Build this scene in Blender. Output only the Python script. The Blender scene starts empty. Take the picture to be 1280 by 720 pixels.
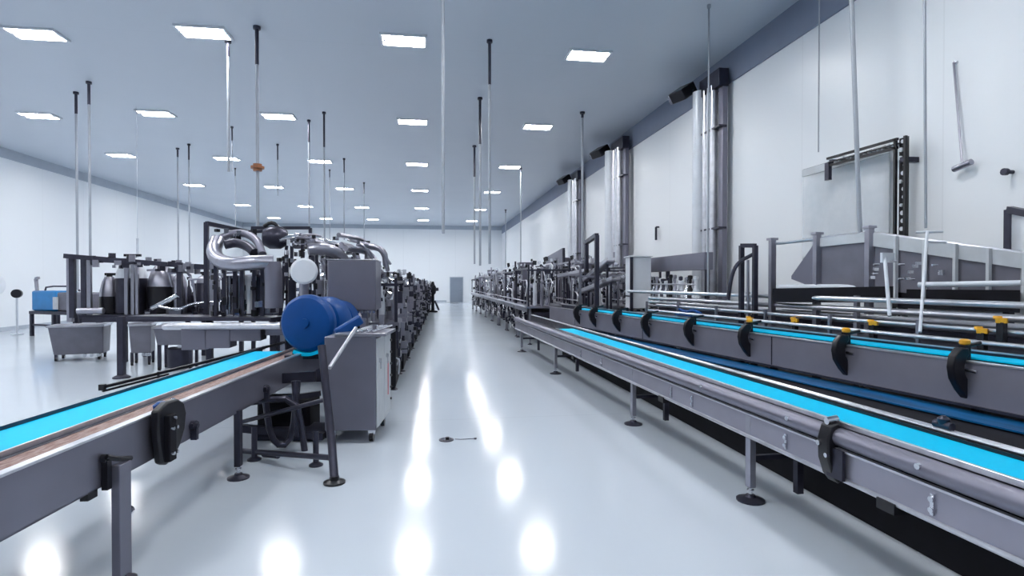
import bpy, math, random
from mathutils import Vector, Matrix
PI = math.pi
V = Vector
sc = bpy.context.scene
COL = sc.collection

# ------------------------------------------------------------------ camera
F, YAW, PIT, H = 700.0, math.radians(8.37), math.atan(8 / 700), 1.6
CEIL = 5.95
cam_d = bpy.data.cameras.new('camera')
cam = bpy.data.objects.new('camera', cam_d)
COL.objects.link(cam)
cam_d.sensor_width = 36.0
cam_d.lens = 36.0 * F / 1280
cam_d.clip_end = 200
cam.location = (0, 0, H)
cam.rotation_euler = (PI / 2 - PIT, 0, -YAW)
sc.camera = cam


def P(u, v, x=None, y=None, z=None, d=None):
    """the place in the room seen at a spot of the photograph, given one known coordinate"""
    r, t = (u - 640) / F, (360 - v) / F
    fx, fy = math.sin(YAW), math.cos(YAW)
    cp, sp = math.cos(PIT), math.sin(PIT)
    dd = cp + sp * t
    a = (r * fy + dd * fx, dd * fy - r * fx, t * cp - sp)
    if z is not None: s = (z - H) / a[2]
    elif x is not None: s = x / a[0]
    elif y is not None: s = y / a[1]
    else: s = d
    return V((a[0] * s, a[1] * s, H + a[2] * s))


# ------------------------------------------------------------------ materials
MATS = {}


def mat(name, col, rough=0.5, metal=0.0, noise=0.0, nscale=8.0, rnoise=0.0, spec=0.5, emit=0.0, alpha=None, coat=0.0, stretch=(1, 1, 1), col2=None, bump=0.0):
    m = bpy.data.materials.new(name)
    m.use_nodes = True
    nt = m.node_tree
    b = nt.nodes['Principled BSDF']
    b.inputs['Base Color'].default_value = (*col, 1)
    b.inputs['Roughness'].default_value = rough
    b.inputs['Metallic'].default_value = metal
    b.inputs['Specular IOR Level'].default_value = spec
    if coat: b.inputs['Coat Weight'].default_value = coat; b.inputs['Coat Roughness'].default_value = 0.1
    if emit:
        b.inputs['Emission Color'].default_value = (*col, 1)
        b.inputs['Emission Strength'].default_value = emit
    if alpha is not None: b.inputs['Alpha'].default_value = alpha
    if noise or rnoise or col2 or bump:
        tc = nt.nodes.new('ShaderNodeTexCoord')
        mp = nt.nodes.new('ShaderNodeMapping')
        mp.inputs['Scale'].default_value = stretch
        nz = nt.nodes.new('ShaderNodeTexNoise')
        nz.inputs['Scale'].default_value = nscale
        nz.inputs['Detail'].default_value = 5
        nt.links.new(tc.outputs['Object'], mp.inputs['Vector'])
        nt.links.new(mp.outputs['Vector'], nz.inputs['Vector'])
        if noise or col2:
            mx = nt.nodes.new('ShaderNodeMix'); mx.data_type = 'RGBA'
            c2 = col2 if col2 else tuple(c * (1 - noise) for c in col)
            mx.inputs['A'].default_value = (*col, 1)
            mx.inputs['B'].default_value = (*c2, 1)
            cr = nt.nodes.new('ShaderNodeMapRange')
            cr.inputs['From Min'].default_value = 0.35; cr.inputs['From Max'].default_value = 0.65
            nt.links.new(nz.outputs['Fac'], cr.inputs['Value'])
            nt.links.new(cr.outputs['Result'], mx.inputs['Factor'])
            nt.links.new(mx.outputs['Result'], b.inputs['Base Color'])
        if rnoise:
            mr = nt.nodes.new('ShaderNodeMapRange')
            mr.inputs['To Min'].default_value = max(0.02, rough - rnoise)
            mr.inputs['To Max'].default_value = rough + rnoise
            nt.links.new(nz.outputs['Fac'], mr.inputs['Value'])
            nt.links.new(mr.outputs['Result'], b.inputs['Roughness'])
        if bump:
            bp = nt.nodes.new('ShaderNodeBump')
            bp.inputs['Strength'].default_value = bump
            bp.inputs['Distance'].default_value = 0.02
            nt.links.new(nz.outputs['Fac'], bp.inputs['Height'])
            nt.links.new(bp.outputs['Normal'], b.inputs['Normal'])
    MATS[name] = m
    return m


STEEL = mat('brushed_steel', (.38, .38, .44), .32, .92, noise=.08, nscale=9, rnoise=.06)
STEELS = mat('satin_sheet_steel', (.21, .208, .262), .38, .65, noise=.07, nscale=3, rnoise=.05)
STEELR = mat('lit_sheet_steel', (.33, .325, .39), .36, .6, noise=.08, nscale=3, rnoise=.05)  # same sheet steel; stronger light on the right beams put into the colour
DSTEEL = mat('dark_steel', (.05, .05, .075), .36, .6, noise=.2, nscale=8, rnoise=.08)
CHROME = mat('polished_steel', (.72, .73, .78), .16, 1.0, noise=.2, nscale=10)
RAIL = mat('bright_rail', (.66, .67, .72), .28, .85, noise=.15, nscale=10)
BLACK = mat('black_plastic', (.008, .008, .012), .35, 0, spec=.4)
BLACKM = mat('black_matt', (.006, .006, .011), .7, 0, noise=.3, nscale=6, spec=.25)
BELT = mat('cyan_belt', (.0, .51, .81), .55, 0, noise=.03, nscale=30, spec=.12)
BELTREF = mat('blue_belt_reflection', (.0, .11, .30), .45, 0, noise=.5, nscale=4, stretch=(.4, 3, 1), spec=.3)  # streaky reflection of the cyan belt in dark steel, put into the colour
BLUE = mat('blue_enamel', (.0, .055, .235), .4, 0, noise=.12, nscale=6, spec=.3)
BLUEL = mat('blue_tank_paint', (.01, .22, .55), .35, 0, noise=.15, nscale=4)
RUST = mat('rusty_trough', (.17, .075, .055), .6, .1, col2=(.34, .25, .23), nscale=16, rnoise=.15, stretch=(1, 4, 4), bump=.4)
WHITEP = mat('white_plastic', (.72, .75, .80), .4, 0, noise=.06, nscale=5)
WHITEC = mat('white_conduit', (.62, .66, .72), .4, .1, noise=.08, nscale=5)
PALE = mat('pale_grey_enamel', (.56, .59, .62), .4, .1, noise=.1, nscale=6)
YELLOW = mat('yellow_knob_plastic', (.85, .42, .02), .4, 0, noise=.2, nscale=20)
RODM = mat('grey_rod_paint', (.36, .39, .44), .45, .2, noise=.08, nscale=5)
ORANGE = mat('orange_coupling', (.35, .13, .05), .5, 0, noise=.3, nscale=30)
RED = mat('red_sticker', (.65, .03, .08), .4, 0, noise=.1, nscale=20)
LEDM = mat('led_diffuser', (1.0, 1.0, 1.0), .5, 0, emit=70)
CLEAR = mat('clear_reflection_sheet', (.80, .84, .88), .12, 0, alpha=.35, noise=.05)  # clear panes; also the sheet that paints a wall reflection
GREYB = mat('grey_bin_plastic', (.17, .17, .21), .45, .2, noise=.15, nscale=5)


def wall_material(name, col, rough, seam, axis, seamcol=.86, rn=.1, bump=.12):
    m = bpy.data.materials.new(name); m.use_nodes = True
    nt = m.node_tree; b = nt.nodes['Principled BSDF']
    tc = nt.nodes.new('ShaderNodeTexCoord')
    sx = nt.nodes.new('ShaderNodeSeparateXYZ')
    nt.links.new(tc.outputs['Object'], sx.inputs[0])
    def fr(out, period):
        a = nt.nodes.new('ShaderNodeMath'); a.operation = 'DIVIDE'; a.inputs[1].default_value = period
        nt.links.new(out, a.inputs[0])
        f = nt.nodes.new('ShaderNodeMath'); f.operation = 'FRACT'; nt.links.new(a.outputs[0], f.inputs[0])
        c = nt.nodes.new('ShaderNodeMath'); c.operation = 'LESS_THAN'; c.inputs[1].default_value = .018 / period
        nt.links.new(f.outputs[0], c.inputs[0]); return c.outputs[0]
    s = fr(sx.outputs[axis], seam)
    mx = nt.nodes.new('ShaderNodeMix'); mx.data_type = 'RGBA'
    mx.inputs['A'].default_value = (*col, 1); mx.inputs['B'].default_value = (*(c * seamcol for c in col), 1)
    nt.links.new(s, mx.inputs['Factor'])
    nz = nt.nodes.new('ShaderNodeTexNoise'); nz.inputs['Scale'].default_value = .6; nz.inputs['Detail'].default_value = 4
    nt.links.new(tc.outputs['Object'], nz.inputs['Vector'])
    mr = nt.nodes.new('ShaderNodeMapRange'); mr.inputs['To Min'].default_value = rough - rn; mr.inputs['To Max'].default_value = rough + rn
    nt.links.new(nz.outputs['Fac'], mr.inputs['Value'])
    nt.links.new(mr.outputs['Result'], b.inputs['Roughness'])
    nt.links.new(mx.outputs['Result'], b.inputs['Base Color'])
    bp = nt.nodes.new('ShaderNodeBump'); bp.inputs['Strength'].default_value = bump; bp.inputs['Distance'].default_value = .08
    nt.links.new(nz.outputs['Fac'], bp.inputs['Height']); nt.links.new(bp.outputs['Normal'], b.inputs['Normal'])
    MATS[name] = m
    return m


WALL = wall_material('white_wall_panels', (.80, .83, .86), .34, 2.4, 1, .93)
WALLB = wall_material('white_back_wall_panels', (.80, .83, .86), .4, 2.0, 0, .88)
CEILM = wall_material('ceiling_panels', (.56, .61, .68), .42, 6.9, 1, .96)
FLOORM = wall_material('epoxy_floor', (.52, .575, .64), .14, 11.0, 1, .93, .03, .02)
FRONTM = wall_material('grey_end_wall', (.22, .24, .28), .5, 2.0, 0, .88)
BAND = mat('grey_blue_band', (.20, .235, .32), .5, 0, noise=.08, nscale=2)
COVE = mat('grey_cove', (.45, .50, .57), .5, 0, noise=.05, nscale=2)
DOORM = mat('grey_door_paint', (.22, .26, .32), .45, 0, noise=.05, nscale=2)


# ------------------------------------------------------------------ mesh builder
class MB:
    def __init__(s): s.v, s.f, s.starts = [], [], []

    def add(s, vs, fs):
        n = len(s.v)
        s.starts.append((n, len(s.f)))
        s.v += [tuple(p) for p in vs]
        s.f += [tuple(i + n for i in f) for f in fs]
        return s

    def box(s, c, d, rz=0, rx=0, ry=0):
        M = Matrix.Translation(V(c)) @ Matrix.Rotation(rz, 4, 'Z') @ Matrix.Rotation(ry, 4, 'Y') @ Matrix.Rotation(rx, 4, 'X')
        h = [k / 2 for k in d]
        vs = [M @ V((x * h[0], y * h[1], z * h[2])) for x in (-1, 1) for y in (-1, 1) for z in (-1, 1)]
        return s.add(vs, [(0, 1, 3, 2), (4, 6, 7, 5), (0, 4, 5, 1), (2, 3, 7, 6), (0, 2, 6, 4), (1, 5, 7, 3)])

    def hexa(s, b, t):
        """box from four bottom and four top corners, both anticlockwise"""
        return s.add(list(b) + list(t), [(3, 2, 1, 0), (4, 5, 6, 7)] + [(i, (i + 1) % 4, 4 + (i + 1) % 4, 4 + i) for i in range(4)])

    def cyl(s, a, b, r, n=12, r2=None):
        a, b = V(a), V(b); r2 = r if r2 is None else r2
        q = (b - a).to_track_quat('Z', 'Y')
        vs = []
        for p, rr in ((a, r), (b, r2)):
            for i in range(n):
                t = 2 * PI * i / n
                vs.append(p + q @ V((rr * math.cos(t), rr * math.sin(t), 0)))
        return s.add(vs, [tuple(reversed(range(n))), tuple(range(n, 2 * n))] + [(i, (i + 1) % n, n + (i + 1) % n, n + i) for i in range(n)])

    def bar(s, a, b, w, h=None):
        """rectangular bar between two points, w across, h in height"""
        a, b = V(a), V(b); h = h or w
        dr = (b - a).normalized()
        up = V((0, 0, 1)) if abs(dr.z) < .95 else V((0, 1, 0))
        sd = dr.cross(up).normalized(); up = sd.cross(dr)
        o = [(-w / 2, -h / 2), (w / 2, -h / 2), (w / 2, h / 2), (-w / 2, h / 2)]
        vs = [a + sd * x + up * y for x, y in o] + [b + sd * x + up * y for x, y in o]
        return s.add(vs, [(3, 2, 1, 0), (4, 5, 6, 7)] + [(i, (i + 1) % 4, 4 + (i + 1) % 4, 4 + i) for i in range(4)])

    def tube(s, pts, r, n=10, smooth=0):
        pts = [V(p) for p in pts]
        for _ in range(smooth):
            q = [pts[0]]
            for a, b in zip(pts, pts[1:]): q += [a.lerp(b, .25), a.lerp(b, .75)]
            pts = q + [pts[-1]]
        m = len(pts); vs = []; up = None
        for i, p in enumerate(pts):
            t = ((pts[min(i + 1, m - 1)] - pts[max(i - 1, 0)])).normalized()
            if up is None: up = t.orthogonal().normalized()
            up = (up - t * up.dot(t)).normalized(); sd = t.cross(up)
            for k in range(n):
                a = 2 * PI * k / n
                vs.append(p + up * r * math.cos(a) + sd * r * math.sin(a))
        fs = [tuple(reversed(range(n))), tuple(range((m - 1) * n, m * n))]
        for i in range(m - 1):
            for k in range(n):
                fs.append((i * n + k, i * n + (k + 1) % n, (i + 1) * n + (k + 1) % n, (i + 1) * n + k))
        return s.add(vs, fs)

    def lathe(s, c, prof, n=20, axis=(0, 0, 1)):
        """profile [(radius, height)] spun about an axis through c"""
        q = V(axis).to_track_quat('Z', 'Y'); c = V(c); vs = []
        for r, z in prof:
            for i in range(n):
                t = 2 * PI * i / n
                vs.append(c + q @ V((max(r, 1e-4) * math.cos(t), max(r, 1e-4) * math.sin(t), z)))
        m = len(prof)
        fs = [tuple(reversed(range(n))), tuple(range((m - 1) * n, m * n))]
        for j in range(m - 1):
            for i in range(n):
                fs.append((j * n + i, j * n + (i + 1) % n, (j + 1) * n + (i + 1) % n, (j + 1) * n + i))
        return s.add(vs, fs)

    def prism(s, poly, o, ux, uy, th):
        """outline poly in the plane (ux, uy) at o, thickness th along ux x uy"""
        o, ux, uy = V(o), V(ux), V(uy); w = ux.cross(uy).normalized() * th / 2
        n = len(poly)
        vs = [o + ux * a + uy * b - w for a, b in poly] + [o + ux * a + uy * b + w for a, b in poly]
        return s.add(vs, [tuple(reversed(range(n))), tuple(range(n, 2 * n))] + [(i, (i + 1) % n, n + (i + 1) % n, n + i) for i in range(n)])

    def each(s, name, m, parent=None, bevel=0):
        """every added shape as an object of its own"""
        ends = s.starts[1:] + [(len(s.v), len(s.f))]
        out = []
        for (v0, f0), (v1, f1) in zip(s.starts, ends):
            k = MB(); vs = [V(p) for p in s.v[v0:v1]]
            c = sum(vs, V((0, 0, 0))) / len(vs)
            k.v = [tuple(p - c) for p in vs]; k.f = [tuple(i - v0 for i in f) for f in s.f[f0:f1]]
            out.append(k.build(name, m, parent, bevel, c))
        return out

    def build(s, name, m, parent=None, bevel=0, loc=None):
        me = bpy.data.meshes.new(name)
        me.from_pydata(s.v, [], s.f)
        me.validate()
        me.materials.append(m)
        me.shade_smooth()
        me.set_sharp_from_angle(angle=math.radians(35))
        o = bpy.data.objects.new(name, me)
        COL.objects.link(o)
        if parent: o.parent = parent
        if loc: o.location = loc
        if bevel:
            b = o.modifiers.new('edge', 'BEVEL'); b.width = bevel; b.segments = 2; b.limit_method = 'ANGLE'
        return o


def recentre(o):
    """put a single-mesh thing's origin at the middle of its foot"""
    vs = [v.co.copy() for v in o.data.vertices]
    c = V((sum((min(v[i] for v in vs), max(v[i] for v in vs))) / 2 for i in range(3)))
    c.z = min(v.z for v in vs)
    o.data.transform(Matrix.Translation(-c)); o.location = o.location + c
    return o


def tag(o, label, cat, group=None):
    o['label'] = label; o['category'] = cat
    if group: o['group'] = group
    if o.type == 'MESH': recentre(o)
    return o


def thing(name, label, cat, loc=(0, 0, 0), rz=0, group=None):
    o = bpy.data.objects.new(name, None); COL.objects.link(o)
    o.empty_display_size = .1
    o.location = loc; o.rotation_euler = (0, 0, rz)
    o['label'] = label; o['category'] = cat
    if group: o['group'] = group
    return o


def struct(o):
    o['kind'] = 'structure'; return o


def dup(root, loc, rz=None, label=None, group=None):
    r = root.copy(); COL.objects.link(r); r.location = loc
    if rz is not None: r.rotation_euler = (0, 0, rz)
    if label: r['label'] = label
    if group: r['group'] = group
    for ch in list(root.children):
        c = ch.copy(); COL.objects.link(c); c.parent = r
        for g in list(ch.children):
            k = g.copy(); COL.objects.link(k); k.parent = c
    return r


# ------------------------------------------------------------------ the room
XL, XR, YB, YF = -13.7, 5.68, 44.0, -9.0


def slab(name, lo, hi, m):
    c = [(a + b) / 2 for a, b in zip(lo, hi)]; d = [b - a for a, b in zip(lo, hi)]
    return struct(MB().box((0, 0, 0), d).build(name, m, loc=c))


slab('floor', (XL - .3, YF - .3, -.3), (XR + .3, YB + .3, 0), FLOORM)
slab('ceiling', (XL - .3, YF - .3, CEIL), (XR + .3, YB + .3, CEIL + .3), CEILM)
slab('wall_left', (XL - .3, YF, 0), (XL, YB, CEIL), WALL)
slab('wall_right', (XR, YF, 0), (XR + .3, YB, CEIL), WALL)
slab('wall_back', (XL - .3, YB, 0), (XR + .3, YB + .3, CEIL), WALLB)
slab('wall_front', (XL - .3, YF - .3, 0), (XR + .3, YF, CEIL), FRONTM)
slab('trim_1', (XR - .03, YF, 5.38), (XR, YB - .03, CEIL - .002), BAND)
slab('trim_2', (XL, YF, 5.62), (XL + .03, YB - .03, CEIL - .002), COVE)
slab('trim_3', (XL + .03, YB - .03, 5.66), (XR - .03, YB, CEIL - .002), COVE)
slab('baseboard_back', (XL + .03, YB - .04, 0), (1.3, YB, .14), COVE)
slab('baseboard_left', (XL, YF, 0), (XL + .03, YB - .04, .12), COVE)
dl, dr = P(563, 360, y=YB).x, P(578, 360, y=YB).x
dtop = P(570, 347, y=YB).z
m = MB().box(((dl + dr) / 2, YB - .03, dtop / 2), (dr - dl, .06, dtop)); door = struct(m.build('door_1', DOORM, bevel=.01))
MB().box((dl - .03, YB - .05, dtop / 2), (.06, .09, dtop + .06)).box((dr + .03, YB - .05, dtop / 2), (.06, .09, dtop + .06)).box(((dl + dr) / 2, YB - .05, dtop + .03), (dr - dl + .12, .09, .06)).build('door_frame', COVE, door)
MB().cyl((dr - .12, YB - .06, 1.02), (dr - .12, YB - .11, 1.02), .02).cyl((dr - .12, YB - .1, 1.02), (dr - .26, YB - .1, 1.02), .014).build('door_handle', CHROME, door)

# ------------------------------------------------------------------ ceiling lights
ORD = ['first', 'second', 'third', 'fourth', 'fifth', 'sixth', 'seventh', 'eighth', 'ninth']
rows = [10.4, 15.45, 21.0, 27.0, 33.6, 40.0]
fine = {(0, 0): (-9.9, 11.2), (0, 1): (-6.8, 10.95), (0, 2): (-3.87, 10.45), (0, 3): (-.45, 10.28), (0, 4): (3.01, 10.45), (1, 0): (-10.07, 16.3), (1, 1): (-6.97, 15.66)}
cols = [-10.45, -7.05, -3.9, -.45, 3.0]
cnames = ['nearest the left wall', 'second column from the left wall', 'middle column', 'column above the aisle', 'column nearest the right wall']
L0 = thing('ceiling_light', 'x', 'ceiling light', (0, 0, CEIL), group='ceiling light panels')
W, D_ = .74, .42
m = MB()
for sx in (-1, 1): m.box((sx * (W / 2 + .02), 0, -.02), (.04, D_ + .08, .04))
for sy in (-1, 1): m.box((0, sy * (D_ / 2 + .02), -.02), (W, .04, .04))
m.build('frame', WHITEP, L0)
MB().box((0, 0, -.014), (W, D_, .02)).build('diffuser', LEDM, L0)
m = MB()
for sx in (-1, 1): m.box((sx * (W / 2 - .03), 0, -.036), (.03, .1, .024))
m.each('clip', DSTEEL, L0)
first = True
for j, y in enumerate(rows):
    for i, x in enumerate(cols):
        x, y = fine.get((j, i), (x, rows[j]))
        lab = 'bright white ceiling panel light, %s row ahead, %s' % (ORD[j], cnames[i])
        if first: L0.location = (x, y, CEIL); L0['label'] = lab; first = False
        else: dup(L0, (x, y, CEIL), 0, lab)
for j, y in enumerate((-.6, 4.8)):
    for i, x in enumerate(cols):
        dup(L0, (x, y, CEIL), 0, 'ceiling panel light overhead, %s row back, %s' % (ORD[1 - j], cnames[i]))

# ------------------------------------------------------------------ hanging drop rods
def rod(x, y, z0, r, label, dark=.5, coupling=None, drift=(0, 0), stub=True):
    t = thing('hanging_rod', label, 'ceiling rod', (x, y, CEIL), group='drop rods hanging from the ceiling')
    L = CEIL - z0; dx, dy = drift
    def at(z): f = (CEIL - z) / L; return (dx * f, dy * f, z - CEIL)
    k = CEIL - dark
    MB().cyl((0, 0, 0), at(k), r * 1.15, 8).cyl((0, 0, 0), (0, 0, -.05), r * 2.2, 10).build('upper_sleeve', DSTEEL if stub else RODM, t)
    MB().cyl(at(k), at(z0), r, 8).build('rod', RODM, t)
    if coupling:
        MB().cyl(at(coupling + .06), at(coupling - .06), r * 2.6, 10).cyl(at(coupling + .02), at(coupling - .02), r * 4, 10).build('coupling', ORANGE, t)
    return t


def rod_px(u, v, vb, r, label, **k):
    p = P(u, v, z=CEIL); d = math.hypot(p.x, p.y)
    f = (p.y * math.cos(YAW) + p.x * math.sin(YAW))
    z0 = H + (352 - vb) * f / 700
    return rod(p.x, p.y, z0, r, label, **k)


rod_px(95, 115, 362, .026, 'thin white ceiling rod above the far left end of the vessel bench')
rod_px(111, 102, 375, .026, 'white ceiling rod beside the leftmost one, reaching down to the vessel bench')
rod_px(285, 50, 215, .026, 'white ceiling rod left of the rod with the orange coupling', dark=.3)
rod_px(321, 33, 283, .028, 'tall ceiling rod with an orange coupling above the curved pipe machine', dark=.65, coupling=3.55)
rod_px(386, 150, 300, .022, 'thin ceiling rod with dark upper end, left of the pair above the pipe manifold', dark=.6)
rod_px(405, 140, 300, .022, 'taller ceiling rod of the pair above the pipe manifold', dark=.9)
rod_px(222, 185, 330, .025, 'ceiling rod left of the pair over the second bench', dark=.3)
rod_px(236, 180, 335, .022, 'ceiling rod right of the pair over the second bench', dark=.5)
rod_px(290, 158, 215, .018, 'faint short ceiling rod hanging behind the tall left rods', dark=.4)
rod_px(347, 180, 245, .018, 'faint thin ceiling rod hanging between the left light columns', dark=.5)
rod_px(430, 198, 300, .02, 'thin ceiling rod above the far end of the left machine row', dark=.5)
rod_px(455, 228, 300, .02, 'thin ceiling rod furthest down the left machine row', dark=.5)
rod_px(294, 210, 300, .016, 'small faint rod near the third light row on the left', dark=.3)
rod_px(412, 212, 300, .016, 'small faint rod just behind the left machine row', dark=.3)
rod_px(612, 50, 330, .024, 'tallest ceiling rod with dark top right of the aisle', dark=.8)
rod_px(600, 122, 332, .027, 'ceiling rod with dark top just left of the tallest right one', dark=1.1)
rod_px(593, 182, 330, .03, 'ceiling rod furthest back of the three right of the aisle', dark=1.0)
rod_px(728, 140, 322, .03, 'white ceiling rod in front of the second wall conduit stack', dark=.15)
rod_px(651, 210, 335, .022, 'thin pale ceiling rod right of the fourth light row', dark=.15)
rod_px(632, 262, 335, .03, 'distant pale rod above the far right filling machines', dark=.2)
q = P(556, 20, z=CEIL)
for (u0, vb, d, xr, lab, r) in ((554, 292, 7.0, None, 'long thin white rod hanging alone over the aisle', .02),):
    q = P(u0, vb, d=d); rod(q.x, q.y, q.z, r, lab, dark=.2, stub=False)
for (u, v, x, r, z0, lab, dr_) in (
    (885, 300, 4.35, .014, 1.42, 'white rod hanging in front of the tall near wall conduit stack', 0),
    (1023, 190, 5.2, .009, 3.35, 'short thin rod ending in mid air left of the black truss', 0),
    (1075, 285, 4.75, .024, 2.14, 'thick grey rod passing in front of the black truss to the hopper', .10),
    (1157, 300, 4.6, .012, 2.10, 'thin pale rod hanging right of the black truss', .03)):
    q = P(u, v, x=x)
    rod(q.x - dr_, q.y + dr_, z0, r, lab, dark=.2, stub=False, drift=(dr_, -dr_))

# small stud and hanging T-tool on the right wall
q = P(1203, 207, x=5.6); q2 = P(1192, 78, x=5.64)
t = thing('wall_squeegee', 'thin rod with a short grey tube at its foot on the right wall', 'wall tool', (q.x, q.y, q.z))
MB().cyl((0, 0, 0), (.04, q2.y - q.y, q2.z - q.z), .012, 8).build('handle', STEEL, t)
MB().cyl((0, .1, -.02), (0, -.1, .02), .032, 14).build('head', STEEL, t)
MB().cyl((.05, q2.y - q.y, q2.z - q.z), (.08, q2.y - q.y, q2.z - q.z), .02, 8).build('hook', CHROME, t)
q = P(1264, 215, x=5.66)
tag(MB().cyl((q.x + .02, q.y, q.z), (q.x - .05, q.y, q.z), .02, 10).cyl((q.x - .05, q.y, q.z), (q.x - .09, q.y, q.z), .035, 10).build('wall_stud', DSTEEL), 'small dark stud on the white right wall near the squeegee', 'wall stud')

# ------------------------------------------------------------------ conduit stacks up the right wall
def conduits(y0, y1, ztop, zb, lab, big):
    x = XR - max(.16, (y1 - y0) * .15 + .05)
    t = thing('conduit_stack', lab, 'conduit', (x, (y0 + y1) / 2, 0), group='vertical conduit stacks on the right wall')
    w = (y1 - y0)
    MB().box((.06, -w * .40, (ztop + zb) / 2), (.1, w * .16, ztop - zb)).build('channel', STEELS, t, bevel=.005)
    MB().cyl((-.03, w * .36, zb), (-.03, w * .36, ztop), w * .15, 16).build('white_pipe', WHITEC, t)
    for k, r in ((.12, .075), (-.04, .065), (-.19, .07)):
        MB().cyl((-.02, w * k, zb), (-.02, w * k, ztop - .05), w * r, 12).build('pipe', WHITEC if k == -.04 else RAIL, t)
    m = MB()
    for z in [zb + .4, (zb + ztop) / 2 - .1, ztop - .9]:
        m.box((.0, -w * .02, z), (.16, w * .98, .035))
    m.each('clamp', DSTEEL, t)
    MB().box((.02, -w * .1, ztop + .02), (.2, w * .8, .34)).build('junction_box', DSTEEL, t, bevel=.01)
    h = MB().box((-.28, w * .62, ztop + .06), (.40, w * .4, .22), ry=-.6, rz=.3).build('lamp_head', BLACK, t, bevel=.02)
    MB().box((-.42, w * .66, ztop - .03), (.09, w * .36, .19), ry=-.6, rz=.3).build('lamp_lens', CHROME, h, bevel=.01)
    MB().tube([(-.1, w * .4, ztop - .1), (-.16, w * .5, ztop + .14), (-.25, w * .6, ztop + .16)], .025, smooth=1).build('arm', DSTEEL, t)
    return t


conduits(P(908, 200, x=5.56).y, P(877, 200, x=5.56).y, 5.45, .0, 'nearest and tallest conduit stack on the right wall', True)
conduits(P(787, 200, x=5.56).y, P(768, 200, x=5.56).y, 5.5, .0, 'second conduit stack on the right wall, middle of the three', True)
conduits(P(728, 240, x=5.56).y, P(718, 240, x=5.56).y, 5.5, .0, 'furthest conduit stack on the right wall', False)

# ------------------------------------------------------------------ helpers for conveyors
def along(a, b):
    return math.atan2(b[1] - a[1], b[0] - a[0])


def leg_with_foot(t, x, y, ztop, w=.055, dark=False, foot=.11, adj=.1, lean=0):
    l = MB().box((x + lean / 2, y, (ztop + adj) / 2), (w, w * .8, ztop - adj)).build('leg', DSTEEL if dark else STEEL, t, bevel=.004)
    MB().cyl((x, y, .03), (x, y, adj + .03), w * .24, 10).cyl((x, y, adj * .72), (x, y, adj * .82), w * .42, 6).build('adjuster', CHROME, l)
    MB().lathe((x, y, 0), [(foot * .5, 0), (foot * .5, .012), (foot * .2, .03), (foot * .16, .045)], 16).build('foot', DSTEEL, l)
    return l


def bolts(m, pts, ax, r=.012, h=.012):
    for p in pts: m.cyl(V(p), V(p) + V(ax) * h, r, 6)
    return m


# ------------------------------------------------------------------ left conveyor
A, B = V((-1.905, .6)), V((-1.40, 6.45))
ANG = along(A, B); LEN = (B - A).length + .9
LC = thing('belt_conveyor', 'long steel belt conveyor with cyan belt and rusty trough on the left', 'conveyor', (A.x, A.y, 0), ANG)
zr, zb_, zbelt = .80, .535, .765
MB().box((LEN / 2, .008, (zr + zb_) / 2), (LEN, .016, zr - zb_)).box((LEN / 2, .03, zb_ + .006), (LEN, .06, .012)).build('side_beam', STEELS, LC, bevel=.002)
MB().box((LEN / 2, .022, zr + .004), (LEN, .05, .014)).build('rim', RAIL, LC, bevel=.003)
MB().box((LEN / 2, .165, .752), (LEN, .25, .012)).box((LEN / 2, .036, .765), (LEN, .01, .05)).build('trough', RUST, LC)
MB().box((LEN / 2, .306, .745), (LEN, .036, .03)).build('trough_wall', DSTEEL, LC)
LB = LEN - .35
MB().box((LB / 2, .53, zbelt - .006), (LB, .375, .014)).build('belt', BELT, LC)
MB().box((LEN / 2, .332, zbelt + .006), (LEN, .014, .03)).build('near_guide', RAIL, LC)
m = MB().box((LEN / 2, .728, zbelt + .005), (LEN, .012, .035)).box((LEN / 2, .765, zbelt - .10), (LEN, .012, .2)); m.build('far_guide', DSTEEL, LC)
MB().box((LEN / 2, .755, zbelt + .006), (LEN, .035, .012)).build('far_rim', RAIL, LC)
MB().box((LEN / 2, .52, .62), (LEN, .40, .02)).build('return_tray', DSTEEL, LC)
m = MB()
for k in range(11): m.bar((.3 + k * .6, .03, zb_ + .05), (.3 + k * .6, .79, zb_ + .05), .04, .04)
m.each('cross_bar', DSTEEL, LC)


def s_of(u, v, z):  # distance along the left conveyor at a photo spot
    q = P(u, v, z=z); return (q.x - A.x) * math.cos(ANG) + (q.y - A.y) * math.sin(ANG)


s1 = s_of(147, 602, zb_)
for yy in (-.05,):
    l = MB().box((s1, yy, (zb_ + .1 + .02) / 2), (.10, .045, zb_ + .08)).build('leg', STEELS, LC, bevel=.004)
    MB().cyl((s1, yy, 0.02), (s1, yy, .12), .018, 10).build('adjuster', CHROME, l)
    MB().lathe((s1, yy, 0), [(.07, 0), (.07, .012), (.03, .035)], 16).build('foot', DSTEEL, l)
MB().tube([(s1 - .09, -.03, zb_ + .16), (s1 - .03, -.05, zb_ + .13), (s1 + .08, -.05, zb_ + .10)], .014, smooth=1).cyl((s1 - .08, -.005, zb_ + .15), (s1 - .08, -.03, zb_ + .15), .022).box((s1 - .07, -.02, zb_ + .06), (.035, .03, .15)).build('latch', BLACK, LC)
MB().cyl((s1 + .05, -.03, .34), (s1 + .09, -.03, .34), .016).cyl((s1 + .09, -.03, .34), (s1 + .11, -.03, .34), .024, 10).build('clamp_screw', CHROME, LC)
s2 = s_of(288, 516, zb_)
for yy in (-.0,):
    l = leg_with_foot(LC, s2, yy, zb_ + .02, .06, True, .17, .1)
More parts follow.
